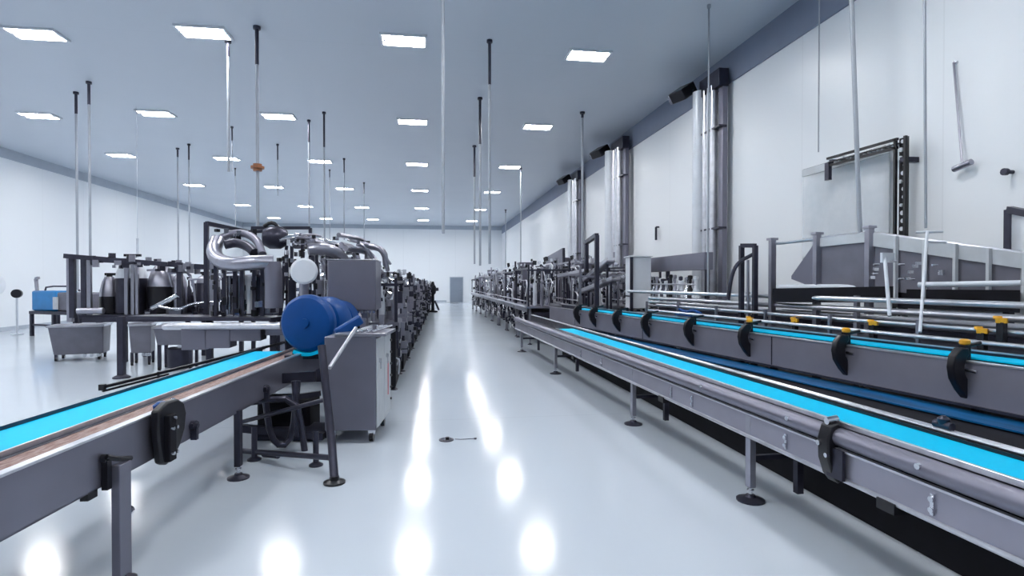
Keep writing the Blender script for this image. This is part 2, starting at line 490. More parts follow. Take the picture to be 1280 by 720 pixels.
# black pear-shaped bracket on the beam
s3 = s_of(203, 565, zb_ + .02)
out = [(-.10, .30), (-.03, .335), (.06, .33), (.115, .29), (.135, .22), (.12, .12), (.075, .03), (.02, -.03), (-.04, -.045), (-.075, -.02), (-.09, .06), (-.105, .18)]
out = [(a * 1.35 - .0, b) for a, b in out]
pb = MB().prism(out, (s3, -.045, zb_), (1, 0, 0), (0, 0, 1), .05).build('bracket', BLACK, LC, bevel=.012)
m = MB().box((s3 - .045, -.085, zb_ + .12), (.075, .04, .28)).build('bracket_plate', BLACKM, pb, bevel=.006)
m = MB()
for dx, dz in ((-.065, .18), (-.025, .18), (-.065, .03), (-.025, .03), (-.045, .24)): m.cyl((s3 + dx, -.10, zb_ + dz), (s3 + dx, -.122, zb_ + dz), .011, 8)
m.build('bolt', CHROME, pb)
MB().cyl((s3 - .06, -.02, zr + .035), (s3 + .06, -.02, zr + .035), .022).lathe((s3 - .02, -.02, zr + .02), [(.04, 0), (.045, .03), (.02, .05)]).build('bracket_knob', BLUE, pb)
MB().cyl((s3 + .02, -.03, zr + .03), (s3 + .10, -.03, zr + .05), .02).cyl((s3 - .1, -.05, zr - .01), (s3 + .0, -.05, zr - .01), .014).build('bracket_pin', CHROME, pb)
for (u, v) in ((253, 530), (312, 485)):
    s = s_of(u, v, .63)
    MB().cyl((s, 0, .62), (s, -.03, .62), .035, 14).cyl((s, -.03, .62), (s, -.045, .62), .02, 6).box((s, -.02, .57), (.03, .04, .09)).cyl((s - .04, -.02, .63), (s + .04, -.02, .63), .012).build('roller_bearing', DSTEEL, LC)
s = s_of(110, 615, zb_); MB().box((s, .02, zb_ - .015), (.07, .04, .04)).build('stop_block', BLACK, LC)

# side arm post behind the conveyor
q = P(152, 470, d=9.3); q.z = 0
t = thing('arm_post', 'dark upright post with a low black arm behind the left conveyor', 'post', q)
MB().box((0, 0, .53), (.10, .10, .98)).build('pole', DSTEEL, t, bevel=.008)
MB().lathe((0, 0, 0), [(.13, 0), (.13, .02), (.06, .06)]).build('base', DSTEEL, t)
a, b = P(128, 484, d=5.7), P(355, 428, d=7.6)
ga = MB().bar(a, b, .035, .03).bar(a + V((0, 0, -.04)), a.lerp(b, .3) + V((0, 0, -.035)), .03, .02).box(a, (.05, .05, .06)).build('guide_arm', BLACK)
t2 = tag(ga, 'long black guide arm running just behind the left cyan belt', 'guide rail')
MB().cyl(a.lerp(b, .25) + V((0, 0, .02)) - V(ga.location), a.lerp(b, .25) + V((0, 0, -.25)) - V(ga.location), .015).cyl(a.lerp(b, .7) + V((0, 0, .02)) - V(ga.location), a.lerp(b, .7) + V((0, 0, -.3)) - V(ga.location), .015).each('support_pin', DSTEEL, ga)

# ------------------------------------------------------------------ blue drum motor at the end of the left conveyor
c0 = P(384, 404, d=6.2); ax = (P(438, 398, d=7.3) - c0).normalized()
t = thing('drum_motor', 'big round blue drum motor above the end of the left cyan belt', 'motor', (c0.x, c0.y, 0))
o = V((0, 0, c0.z))
MB().lathe(o - ax * .05, [(.0, 0), (.22, .0), (.28, .012), (.315, .05), (.32, .10), (.30, .14), (.24, .16), (.21, .17), (.21, .3)], 40, ax).build('drum', BLUE, t)
MB().lathe(o - ax * .075, [(.0, 0), (.05, .0), (.055, .03)], 20, ax).build('hub', BLUE, t)
MB().lathe(o + ax * .22, [(.2, 0), (.265, .02), (.29, .08), (.29, .30), (.26, .35), (.2, .37), (.2, .45)], 36, ax).build('body', BLUE, t)
MB().lathe(o + ax * .64, [(.18, 0), (.24, .02), (.24, .2), (.17, .28), (.06, .3)], 30, ax).build('gear_housing', BLUE, t)
w = ax.cross(V((0, 0, 1))).normalized()
e = o + ax * .55 + V((0, 0, -.2))
MB().cyl(e, e + w * .22, .09, 16).cyl(e + w * .1 + V((0, 0, -.02)), e + w * .3 + V((.1, 0, 0)), .06, 14).build('coupling', BLUE, t)
MB().cyl(e + w * .12 + V((0, 0, .07)), e + w * .13 + V((0, 0, .14)), .03, 10).build('breather_plug', YELLOW, t)
MB().box(e + V((-.08, -.1, -.13)), (.40, .30, .06), rz=.2).build('foot_plate', DSTEEL, t, bevel=.005)
# cyan belt loop below the drum
pts = []
for k in range(17):
    an = math.radians(245 + 85 * k / 16)
    pts.append((math.cos(an) * .36, math.sin(an) * .36))
poly = pts + [(x * .88, z * .90) for x, z in reversed(pts)]
side = V((ax.y, -ax.x, 0)).normalized()
MB().prism(poly, o + ax * .06, side, (0, 0, 1), .22).build('belt_loop', BELT, t)
MB().bar(o + V((-.25, .05, -.38)), o + V((.3, .15, -.38)), .1, .05).bar(o + V((.15, .25, -.1)), V((.25, .3, .45)), .06).each('cradle', DSTEEL, t)
c1 = P(415, 470, d=6.1)
MB().cyl((.25, .3, .02), (.25, .3, .8), .03).cyl((-.2, .3, .02), (-.2, .3, .8), .03).each('post', DSTEEL, t)

# ------------------------------------------------------------------ support stand under the motor
q = P(418, 604, z=0)
t = thing('support_stand', 'dark tubular stand with round feet under the blue motor', 'stand', (q.x, q.y, 0))
def rel(u, v, d): return P(u, v, d=d) - V((q.x, q.y, 0))
d0 = 4.6
top = rel(402, 432, d0 + .2)
l = MB().tube([(0, 0, .04), rel(414, 545, d0), rel(408, 490, d0 + .1), top], .034, 12, smooth=1).build('leg', DSTEEL, t)
MB().lathe((0, 0, 0), [(.085, 0), (.085, .015), (.04, .03), (.035, .06)], 20).build('foot', BLACK, l)
bl = P(292, 560, d=4.9) - V((q.x, q.y, 0))
MB().cyl(rel(296, 563, 5.15), rel(412, 572, d0), .024).cyl(rel(300, 528, 5.3), rel(405, 500, d0 + .3), .02).cyl(rel(330, 567, 5.0), rel(348, 569, 4.95), .032).each('cross_tube', DSTEEL, t)
MB().tube([rel(318, 500, 5.2), rel(370, 498, 5.2), rel(378, 540, 5.3), rel(385, 600, 5.3) * .5 + rel(378, 540, 5.3) * .5], .03, 10, smooth=1).tube([rel(332, 502, 5.3), rel(338, 545, 5.3), rel(352, 560, 5.3), rel(366, 545, 5.4), rel(372, 476, 5.4)], .03, 10, smooth=1).tube([rel(368, 476, 5.3), rel(373, 545, 5.3)], .03).each('bent_tube', DSTEEL, t)
MB().bar(rel(300, 505, 5.6), rel(400, 492, 5.6), .05).bar(rel(300, 535, 5.6), rel(405, 545, 5.6), .07).bar(rel(340, 540, 5.9), rel(415, 540, 5.9), .35, .12).each('base_bar', DSTEEL, t)
MB().box(rel(362, 520, 6.1), (.55, .4, .42), rz=-.1).build('gearbox', BLACKM, t, bevel=.03)
MB().cyl(rel(318, 545, 5.7), rel(395, 548, 5.7), .07, 16).build('drive_shaft', DSTEEL, t)
MB().bar(rel(310, 475, 5.6), rel(395, 470, 5.6), .06, .1).build('top_bar', DSTEEL, t)
for (u, v, d) in ((395, 582, 5.5), (318, 575, 5.6)):
    g = P(u, v, z=0) - V((q.x, q.y, 0)); MB().cyl(g, g + V((0, 0, .3)), .025).lathe(g, [(.06, 0), (.06, .012), (.03, .03)]).build('rear_leg', DSTEEL, t)
MB().cyl(rel(412, 460, 5.0), rel(445, 410, 5.5), .018).build('brace_rod', RAIL, t)

# ------------------------------------------------------------------ cabinets by the aisle
def cabinet(x, y, w, d, z0, z1, rz, lab, wheels=True):
    t = thing('control_cabinet', lab, 'cabinet', (x, y, 0), rz)
    MB().box((0, 0, (z0 + z1) / 2), (w, d, z1 - z0)).build('body', STEELS, t, bevel=.01)
    for k in range(2):
        yy = -d / 4 + k * d / 2
        dd = MB().box((w / 2 + .008, yy, (z0 + z1) / 2), (.014, d / 2 - .02, z1 - z0 - .05)).build('door', PALE, t, bevel=.004)
        MB().cyl((w / 2 + .015, yy - d * .12, z1 - .25), (w / 2 + .035, yy - d * .12, z1 - .25), .022).box((w / 2 + .03, yy - d * .12, z1 - .29), (.01, .015, .09)).build('handle', CHROME, dd)
    return t


c = cabinet(-.735, 6.06, .50, .78, .13, 1.06, -.10, 'steel control cabinet on casters beside the aisle, below the box')
for sx in (-1, 1):
    for sy in (-1, 1):
        k = MB().cyl((sx * .19 - .02, sy * .3, .05), (sx * .19 + .02, sy * .3, .05), .05, 16).build('caster', BLACK, c)
        MB().box((sx * .19, sy * .3, .1), (.06, .06, .05)).build('fork', CHROME, k)
m = MB()
for k in range(6): m.cyl((.268, .33, .3 + k * .13), (.285, .33, .3 + k * .13), .014, 8)
m.each('hinge', BLACK, c)
MB().box((.266, .2, .55), (.006, .03, .36)).build('sticker', RED, c)
MB().box((.1, -.1, 1.075), (.5, .6, .03), ry=-.0).build('lid', STEEL, c, bevel=.004)
m = MB()
for k in range(5): m.cyl((.0 + k * .05, -.35 + k * .01, 1.10), (.12 + k * .05, .1, 1.13), .012, 8)
m.each('top_rail', CHROME, c)
MB().box((.0, .2, 1.14), (.06, .06, .12)).box((.2, .2, 1.16), (.05, .05, .16)).box((.2, -.2, 1.12), (.04, .04, .08)).each('column', STEEL, c)

q = P(441, 356, d=7.25)
t = thing('control_box', 'large plain grey steel box raised above the cabinet by the aisle', 'cabinet', (q.x, q.y, 1.225), -.0)
MB().box((0, .3, .325), (.60, .80, .65)).build('body', STEELS, t, bevel=.008)
MB().box((.0, -.106, .325), (.57, .012, .62)).build('front_panel', STEELS, t, bevel=.004)
MB().box((0, .3, .656), (.62, .82, .014)).build('lid', RAIL, t, bevel=.003)
m = MB()
for k in range(12): m.box((-.275 + k * .05, -.09, -.014), (.03, .03, .03))
m.each('edge_lug', CHROME, t)
MB().bar((.14, .1, 0), (.14, .1, -1.2), .08).bar((-.1, .5, 0), (-.1, .5, -1.2), .08).each('neck', STEEL, t)
# sloped tools / bars on the cabinet
qc = P(436, 408, d=5.75)
tag(MB().box(qc, (.30, .08, .10), rz=.5, ry=-.5).build('gear_reducer', BLUE, bevel=.02), 'small blue gear reducer between drum motor and grey box', 'gearbox')

# ------------------------------------------------------------------ generic machine pieces
def machine(name, lab, cat, loc, rz, L, Wd, Ht, seed, kind=0, deck=.9, group=None, dens=1.0, legs=True, skirt=False):
    """a framed steel machine; local x runs along its length, y across, seen from the -y side"""
    R = random.Random(seed)
    t = thing(name, lab, cat, loc, rz, group)
    # frame
    m = MB()
    for sx in (0, 1):
        for sy in (-1, 1):
            hh = Ht * R.uniform(.86, 1.0) if kind != 2 else deck + .25
            m.bar((.04 + sx * (L - .08), sy * Wd / 2 * .92, deck), (.04 + sx * (L - .08), sy * Wd / 2 * .92, hh), .045)
    if kind != 2:
        for sy in (-1, 1): m.bar((0, sy * Wd / 2 * .92, Ht * .86), (L, sy * Wd / 2 * .92, Ht * .86), .045)
        for sx in (.04, L - .04): m.bar((sx, -Wd / 2, Ht * .84), (sx, Wd / 2, Ht * .84), .04)
    m.build('frame', STEEL if R.random() < .5 else DSTEEL, t)
    MB().box((L / 2, 0, deck), (L, Wd, .05)).box((L / 2, -Wd / 2, deck - .05), (L, .02, .13)).build('deck', STEEL, t)
    if not skirt: MB().cyl((-.05, -Wd / 2 - .05, deck + .02), (L + .02, -Wd / 2 - .05, deck + .02), .024, 8).cyl((-.05, -Wd / 2 - .03, deck + .16), (L + .02, -Wd / 2 - .03, deck + .16), .014, 8).build('guide_rail', RAIL, t)
    if skirt: MB().box((L / 2, .01, deck * .47), (L * .97, Wd * .93, deck * .84)).build('base_housing', BLACKM, t, bevel=.01)
    else: MB().box((L / 2, .05, deck * .55), (L * .92, Wd * .75, deck * .62)).build('base_housing', DSTEEL, t, bevel=.01)
    if legs:
        for sx in (.1, L - .1):
            for sy in (-1, 1):
                l = MB().bar((sx, sy * Wd * .42, .05), (sx, sy * Wd * .42, deck), .05).build('leg', STEEL, t)
                MB().lathe((sx, sy * Wd * .42, 0), [(.06, 0), (.06, .012), (.02, .04), (.02, .07)], 12).build('foot', DSTEEL, l)
    # front clutter under the deck
    m = MB()
    for k in range(int(3.6 * dens * L)):
        x = R.uniform(.05, L - .1); z = R.uniform(.3, deck - .08); s = R.uniform(.04, .13)
        m.box((x, -Wd * .40 - R.uniform(0, .08), z), (s, .08, s * R.uniform(.6, 1.8)))
    m.each('drive_unit', DSTEEL, t)
    if skirt:
        m = MB(); m2 = MB(); m3 = MB()
        for k in range(int(9 * dens * L)):
            x = R.uniform(.05, L - .1); z = R.uniform(deck * .45, Ht * .82); s = R.uniform(.04, .12)
            (m, m2, m3)[k % 3].box((x, -Wd * .5 - R.uniform(0, .07), z), (s, .09, s * R.uniform(.5, 1.9)))
        m.each('housing', DSTEEL, t); m2.each('bracket', STEEL, t); m3.each('junction_box', STEELR if R.random() < .5 else BLACK, t)
    m = MB()
    for k in range(int(2.4 * dens * L)):
        x = R.uniform(.05, L - .3); z = R.uniform(.3, deck - .05)
        m.tube([(x, -Wd * .46, z), (x + .1, -Wd * .5, z + R.uniform(-.12, .12)), (x + R.uniform(.15, .3), -Wd * .47, z + R.uniform(-.2, .1))], .013, 6, smooth=1)
    m.each('hose', RAIL, t)
    # upright cylinders
    n = max(3, int(4.4 * L * dens))
    for k in range(n):
        x = .08 + (L - .16) * (k + R.uniform(.2, .8)) / n
        y = R.uniform(-.42, .1) * Wd; z0 = deck + .03
        h = (Ht - deck) * R.uniform(.42, .82); r = R.uniform(.022, .055)
        mt = R.choice([STEEL, DSTEEL, CHROME, WHITEP, STEEL, DSTEEL])
        c_ = MB().lathe((x, y, z0), [(r * .6, 0), (r, .03), (r, h * .66), (r * .45, h * .75), (r * .4, h), (r * .9, h), (r * .9, h + .035), (r * .3, h + .05)], 12).build('cylinder', mt, t)
        if R.random() < .6: MB().cyl((x, y - r * .9, z0 + h * .4), (x, y - r * 1.9, z0 + h * .4), r * .5, 8).build('valve', R.choice([CHROME, BLACK]), c_)
    # overhead pipes
    m = MB()
    for k in range(int(3 + 2 * L * dens)):
        x = R.uniform(0, L * .6); z = Ht * R.uniform(.62, .97); y = R.uniform(-.45, .3) * Wd
        e_ = x + R.uniform(.25, .7) * L * .6
        m.tube([(x, y, z), (e_, y + R.uniform(-.1, .1), z + R.uniform(-.08, .08)), (e_ + .03, y, max(deck + .1, z - R.uniform(.15, .5)))], R.uniform(.012, .026), 8, smooth=1)
    m.each('pipe', RAIL if R.random() < .5 else STEEL, t)
    # small fittings
    m = MB(); m2 = MB()
    for k in range(int(9 * L * dens)):
        x = R.uniform(0, L); y = R.uniform(-.5, .3) * Wd; z = R.uniform(deck + .1, Ht * .98); s = R.uniform(.025, .07)
        (m if k % 2 else m2).box((x, y, z), (s * R.uniform(.8, 2), s, s * R.uniform(.7, 2)), rz=R.uniform(0, 1), ry=R.uniform(-.4, .4))
    m.each('fitting', BLACK, t); m2.each('clamp', CHROME, t)
    if kind == 1:   # hopper on top and chute
        x = L * R.uniform(.3, .6)
        MB().hexa([V((x - .1, -.1, Ht * .72)), V((x + .1, -.1, Ht * .72)), V((x + .1, .1, Ht * .72)), V((x - .1, .1, Ht * .72))],
                  [V((x - .26, -.24, Ht * 1.0)), V((x + .26, -.24, Ht * 1.0)), V((x + .26, .24, Ht * 1.0)), V((x - .26, .24, Ht * 1.0))]).build('hopper', STEELS, t, bevel=.006)
    if kind == 3:   # round head
        MB().lathe((L / 2, -.05, Ht * .68), [(.05, 0), (.27, .02), (.3, .06), (.3, .14), (.2, .2), (.06, .24), (.05, .3)], 24).build('rotary_head', CHROME, t)
        MB().cyl((L / 2, -.05, deck), (L / 2, -.05, Ht * .7), .09, 16).build('column', STEEL, t)
    if kind in (0, 4):
        x = L * R.uniform(.2, .8)
        b_ = MB().box((x, -Wd * .35, Ht * .80), (.26, .14, .3)).build('control_box', PALE if kind == 4 else STEELS, t, bevel=.008)
        MB().box((x, -Wd * .35 - .073, Ht * .82), (.18, .008, .14)).build('screen', BLACK, b_)
    return t


# left row along the aisle (front faces the aisle, which is +x, so local -y must look to +x)
seeds = [3, 8, 15, 22, 31, 37, 44, 52, 60, 71, 83, 95]
ys = 8.35
kinds = [4, 3, 1, 0, 3, 0, 1, 3, 0, 1, 4, 0]
feats = ['with a pale control box', 'with a round rotary head', 'with a hopper on top', 'with plain upright cylinders', 'with a wide rotary head', 'with a small screen box', 'with a tapered hopper', 'with a low rotary head', 'with a grey screen box', 'with a small hopper', 'with a white control box', 'with a dark frame']
for k in range(12):
    L = 1.7 if k < 6 else 2.6
    htop = 1.85 - .02 * k
    x0 = -.98 + .023 * (ys - 6)
    machine('filling_machine', 'steel filling machine %s, %s in the row left of the aisle' % (feats[k], ORD[k] if k < 9 else ['tenth', 'eleventh', 'twelfth'][k - 9]), 'machine',
            (x0 + .0, ys, 0), PI / 2, L * .96, .95, htop, seeds[k], kinds[k], .98, 'filling machines left of the aisle', dens=2.2 if k < 4 else (1.6 if k < 7 else 1.0), skirt=True)
    ys += L
LEFT_END = ys

q = P(541, 390, z=0)
t = thing('pump_stand', 'dark upright pump stand at the far end of the left machine row', 'stand', q)
MB().lathe((0, 0, 0), [(.25, 0), (.25, .05), (.09, .1), (.08, .9), (.16, 1.0), (.18, 1.3), (.1, 1.45), (.06, 1.6)], 14).build('column', BLACKM, t)
MB().cyl((-.3, 0, 1.15), (.3, 0, 1.2), .09, 12).cyl((.1, 0, .6), (.32, 0, .1), .05, 8).build('pump_body', DSTEEL, t)

# right far row (front faces the aisle, -x): local x runs towards the camera
ys = 33.0
kk = 0
rk = [0, 3, 1, 4, 0, 3, 1, 0]
rf = ['with a screen box, furthest from the camera', 'with a round head, second furthest', 'with a hopper, third furthest', 'with a pale box, fourth furthest', 'with upright cylinders, midway', 'with a wide rotary head', 'with a tall hopper', 'nearest, joined to the conveyors']
for k in range(8):
    L = 2.6 if k < 4 else 2.2
    machine('bottling_machine', 'tall steel bottling machine right of the aisle, %s' % rf[k], 'machine',
            (3.0 + .0 * k, ys, 0), -PI / 2, L * .96, 1.15, [2.0, 2.1, 2.15, 2.1, 2.2, 2.25, 2.2, 2.25][k], 200 + k * 7, rk[k], .95, 'bottling machines right of the aisle', dens=2.0 if k > 3 else 1.3)
    ys -= L
# second rank behind on the right
ys = 21.5
for k in range(3):
    machine('rinsing_machine', 'steel rinsing machine against the right wall behind the bottling row, %s' % ['furthest back', 'middle one', 'nearest'][k], 'machine',
            (4.5, ys, 0), -PI / 2, 2.1, 1.2, 2.5 - .1 * (k % 2), 300 + k * 3, [0, 1, 3, 4, 1][k], .95, 'rinsing machines by the right wall', dens=1.8)
    ys -= 2.25

# ------------------------------------------------------------------ lower right conveyor
A, B = V((2.44, .4)), V((2.19, 9.6))
ANG = along(A, B); LEN = (B - A).length
RC = thing('belt_conveyor', 'low steel belt conveyor with wide cyan belt nearest the aisle on the right', 'conveyor', (A.x, A.y, 0), ANG)
E_ = LEN + 3.7
MB().box((LEN / 2, -.165, .765), (LEN, .30, .014)).build('belt', BELT, RC)
MB().box((LEN / 2, .0, .772), (LEN, .022, .03)).build('near_guide', RAIL, RC, bevel=.003)
MB().box((LEN / 2, -.012, .77), (LEN, .012, .02)).box((LEN / 2, -.32, .775), (LEN, .014, .03)).build('guide_seal', BLACK, RC)
MB().cyl((0, .035, .705), (E_, .035, .705), .052, 20).build('side_tube', STEELS, RC)
MB().box((E_ / 2, .045, .555), (E_, .014, .16)).build('side_beam', STEELR, RC, bevel=.002)
MB().box((E_ / 2, .055, .64), (E_, .03, .012)).cyl((0, .052, .475), (E_, .052, .475), .014, 10).build('beam_edge', RAIL, RC)
MB().cyl((0, -.345, .80), (E_, -.345, .80), .013, 10).cyl((0, -.375, .80), (E_, -.375, .80), .010, 10).each('far_rail', RAIL, RC)
MB().box((E_ / 2, -.36, .72), (E_, .02, .13)).box((E_ / 2, -.17, .66), (E_, .38, .012)).build('bed', DSTEEL, RC)


def sr(yw): return (yw - A.y) / math.sin(ANG)


for yw in (1.7, 3.78, 6.0, 9.5, 12.6):
    leg_with_foot(RC, sr(yw), .03, .62, .06, False, .2, .1)
    l = MB().bar((sr(yw), -.36, .03), (sr(yw), -.36, .66), .05).build('rear_leg', DSTEEL, RC)
    MB().bar((sr(yw) + .04, -.0, .3), (sr(yw) + .04, -.36, .3), .035).build('leg_brace', DSTEEL, RC)
m = MB()
for yw in (7.9, 7.0, 5.0, 4.6, 3.35, 2.3):
    s = sr(yw); m.cyl((s, .055, .58), (s, .072, .58), .014, 8).cyl((s, .055, .53), (s, .072, .53), .014, 8).box((s, .058, .555), (.018, .012, .1))
m.each('bolt', CHROME, RC)
m = MB()
for yw in (2.55, 5.2, 8.3): m.box((sr(yw), .03, .45), (.11, .09, .055))
m.each('stop_block', BLACK, RC)
m = MB()
for yw in (2.35, 3.3, 4.4): m.cyl((sr(yw), .08, .72), (sr(yw), .095, .72), .016, 8)
m.each('tube_clip', CHROME, RC)
s = sr(2.95)
out = [(.0, .12), (.06, .10), (.085, .02), (.08, -.10), (.05, -.19), (.01, -.24), (-.02, -.2), (.01, -.05), (.0, .05)]
bk = MB().prism([(a, b) for a, b in out], (s, .03, .67), (0, 1, 0), (0, 0, 1), .09).build('bracket', BLACK, RC, bevel=.01)
MB().box((s - .06, .075, .56), (.12, .02, .17)).build('bracket_plate', DSTEEL, bk)
MB().cyl((s, .02, .80), (s, .09, .79), .022).cyl((s - .03, .1, .6), (s - .03, .12, .6), .014).cyl((s + .02, .1, .66), (s + .02, .13, .66), .016).build('bracket_knob', CHROME, bk)
s = sr(2.62)
MB().cyl((s - .05, -.35, .83), (s + .05, -.35, .83), .022).lathe((s, -.35, .83), [(.02, 0), (.03, .02), (.03, .035), (.01, .05)]).build('rail_knob', DSTEEL, RC)

# ------------------------------------------------------------------ upper right conveyor
A2, B2 = V((4.45, 1.0)), V((3.12, 11.9))
ANG2 = along(A2, B2); LEN2 = (B2 - A2).length
UC = thing('belt_conveyor', 'raised steel belt conveyor with narrow cyan belt and black curved brackets', 'conveyor', (A2.x, A2.y, 0), ANG2)
E2 = LEN2 + 1.6
MB().box((E2 / 2, 0, .815), (E2, .016, .33)).build('side_beam', STEELR, UC, bevel=.002)
MB().box((E2 / 2, .0, .985), (E2, .045, .018)).build('rim', RAIL, UC, bevel=.003)
MB().box((E2 / 2, .012, .645), (E2, .04, .02)).build('lower_lip', DSTEEL, UC)
m = MB().box((LEN2 / 2, -.17, 1.005), (LEN2, .25, .012)); m.build('belt', BELT, UC)
MB().box((E2 / 2, -.32, .99), (E2, .02, .08)).box((E2 / 2, -.17, .95), (E2, .3, .02)).box((E2 / 2, -.34, .83), (E2, .02, .3)).build('bed', DSTEEL, UC)
MB().box((E2 / 2, -.31, 1.04), (E2, .03, .012)).build('far_rim', RAIL, UC)
m = MB()
for k in range(4):
    s = 1.9 + k * 3.0; m.box((s, .010, .815), (.012, .006, .32))
m.each('beam_seam', DSTEEL, UC)
m = MB()
for k in range(6):
    s = .6 + k * 2.3
    l = MB().bar((s, -.28, .42), (s, -.28, .9), .06).build('leg', DSTEEL, UC)
# crescent brackets
cres = [(-.01, .10), (.05, .10), (.10, .04), (.115, -.05), (.10, -.14), (.05, -.23), (-.005, -.30), (-.03, -.25), (-.02, -.16), (.015, -.10), (.02, -.04), (.0, .02), (-.02, .05)]
cres = [(a * 1.25, b * 1.0) for a, b in cres]
for i, u in enumerate((725, 745, 775, 812, 867, 937, 1058, 1207)):
    # find the spot along the beam seen at this column
    best = min((abs((lambda w_: 640 + 700 * ((w_.x * math.cos(YAW) - w_.y * math.sin(YAW)) / (w_.x * math.sin(YAW) + w_.y * math.cos(YAW))))(A2 + (B2 - A2) * (k / 2000.)) - u), k) for k in range(2001))
    s = LEN2 * best[1] / 2000.
    bk = MB().prism(cres, (s, .01, .99), (0, 1, 0), (0, 0, 1), .06).build('bracket', BLACK, UC, bevel=.01)
    MB().box((s, -.0, 1.05), (.05, .06, .12)).cyl((s, .02, 1.09), (s, -.16, 1.12), .014).build('bracket_arm', BLACK, bk)
    MB().cyl((s - .02, .012, .92), (s - .1, .012, .91), .014).build('bracket_pin', CHROME, bk)
    if i >= 5:
        MB().lathe((s, .0, 1.11), [(.03, 0), (.038, .01), (.036, .035), (.02, .045)], 14).build('bracket_knob', YELLOW, bk)

# guide tubes and posts behind the upper belt
PR = thing('guard_railing', 'run of horizontal steel guide tubes with short posts behind the raised belt', 'railing', (A2.x, A2.y, 0), ANG2)
tubes = [(-.38, 1.10, .02, 0, 8.4), (-.44, 1.20, .018, 0, 8.2), (-.62, 1.30, .032, 0, 8.8), (-.60, 1.41, .028, .3, 9.6), (-.75, 1.22, .03, 0, 9.0), (-.9, 1.16, .04, 0, 9)]
for y, z, r, a_, b_ in tubes: MB().cyl((a_, y, z), (b_, y, z), r, 12).build('guide_tube', RAIL, PR)
for k in range(9):
    s = .5 + k * 1.0
    MB().bar((s, -.40, .86), (s, -.40, 1.25), .03).box((s, -.40, 1.1), (.05, .05, .05)).build('post', STEEL, PR)
for k in range(5):
    s = .9 + k * 1.75
    MB().bar((s, -.66, .42), (s, -.66, 1.45), .045).build('tall_post', STEEL, PR)
MB().box((4.5, -.72, 1.02), (9.2, .62, .03)).box((4.5, -1.0, 1.05), (9.2, .03, .3)).build('shelf', DSTEEL, PR)
# yellow clamp knobs near the rails
for (u, v, lab) in ((995, 402, 'yellow'), (942, 400, 'y'), (1090, 406, 'y'), (1228, 416, 'y'), (1253, 403, 'y')):
    pt = P(u, v, x=3.9 + (.001 * (u - 940)) + .30) - V((A2.x, A2.y, 0))
    pt.rotate(Matrix.Rotation(-ANG2, 3, 'Z'))
    pt = V((pt.x, -.40, pt.z))
    k = MB().bar((pt.x, pt.y, pt.z - .18), (pt.x, pt.y, pt.z), .05).build('clamp', BLACK, PR)
    MB().box((pt.x, pt.y, pt.z + .015), (.07, .05, .04), rz=.4).lathe((pt.x + .03, pt.y, pt.z + .02), [(.025, 0), (.032, .012), (.028, .03)], 12).build('clamp_knob', YELLOW, k)
MB().box((7.3, -.42, 1.09), (.5, .1, .05)).tube([(6.9, -.42, 1.12), (7.1, -.42, 1.17), (7.3, -.42, 1.12), (7.5, -.42, 1.16)], .02, 8, smooth=1).build('cable_clip', BLUE, PR)

# dark plinth and painted belt reflection between the two conveyors
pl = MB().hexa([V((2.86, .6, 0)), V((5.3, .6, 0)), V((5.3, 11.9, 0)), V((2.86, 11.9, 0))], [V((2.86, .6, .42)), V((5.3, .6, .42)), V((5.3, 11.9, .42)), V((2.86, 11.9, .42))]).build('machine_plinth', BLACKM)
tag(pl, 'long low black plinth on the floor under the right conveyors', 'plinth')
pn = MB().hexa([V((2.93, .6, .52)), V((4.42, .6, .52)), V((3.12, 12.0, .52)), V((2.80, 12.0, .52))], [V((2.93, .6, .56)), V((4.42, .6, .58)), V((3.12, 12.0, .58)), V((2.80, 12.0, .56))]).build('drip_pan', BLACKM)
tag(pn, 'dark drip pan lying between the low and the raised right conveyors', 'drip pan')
mb = MB()
for s in (1.6, 4.6, 7.6, 10.6):
    yy = s; mb.bar((3.3, yy, .42), (3.3, yy, .53), .08)
[setattr(o_, 'location', o_.location - pn.location) for o_ in mb.each('pan_bracket', BLACKM, pn)]
rb = MB().box((LEN2 / 2, .13, .595), (LEN2, .33, .012)).build('belt_reflection', BELTREF)  # added strip in place of the cyan belt's reflection below the beam
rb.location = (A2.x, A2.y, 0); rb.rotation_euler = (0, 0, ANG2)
rb['label'] = 'dark blue strip painted as the cyan reflection beneath the raised conveyor'; rb['category'] = 'belt'

# ------------------------------------------------------------------ hopper trough by the right wall
C0, C1, C2 = P(966, 305, d=7.2), P(1087, 291, d=6.15), P(1290, 318, d=5.05)
HP = thing('hopper_trough', 'long open steel hopper trough with ribbed panels by the right wall', 'hopper', (C1.x, C1.y, 0))
off = V((C1.x, C1.y, 0))
c0, c1, c2 = C0 - off, C1 - off, C2 - off
for c_ in (c0, c1, c2): pass
back = V((.62, .15, 0))
zb0 = P(1087, 362, d=6.15).z
def wallpanel(a, b, drop_a, drop_b, inset=.0):
    return [V((a.x, a.y, a.z - drop_a)), V((b.x, b.y, b.z - drop_b)), b, a]
m = MB()
def sheet(m, a, b, za, zb, th=.02):
    n = V((b.y - a.y, -(b.x - a.x), 0)).normalized() * th
    m.hexa([V((a.x, a.y, za)), V((b.x, b.y, zb)), V((b.x, b.y, zb)) - n, V((a.x, a.y, za)) - n], [V(a), V(b), V(b) - n, V(a) - n])
mid = c0.lerp(c1, .50)
sheet(m, mid, c1, zb0, zb0); sheet(m, c1, c2, zb0, zb0 - .12)
m.build('front_panel', GREYB, HP)
m = MB()
bk0, bk1, bk2 = mid + V((.75, .1, -.03)), c1 + V((.55, .5, -.03)), c2 + V((.35, .3, 0))
for b_ in (bk0, bk1, bk2): b_.x = min(b_.x, 5.56 - C1.x)
sheet(m, bk0, bk1, zb0, zb0); sheet(m, bk1, bk2, zb0, zb0)
m.build('rear_panel', PALE, HP)
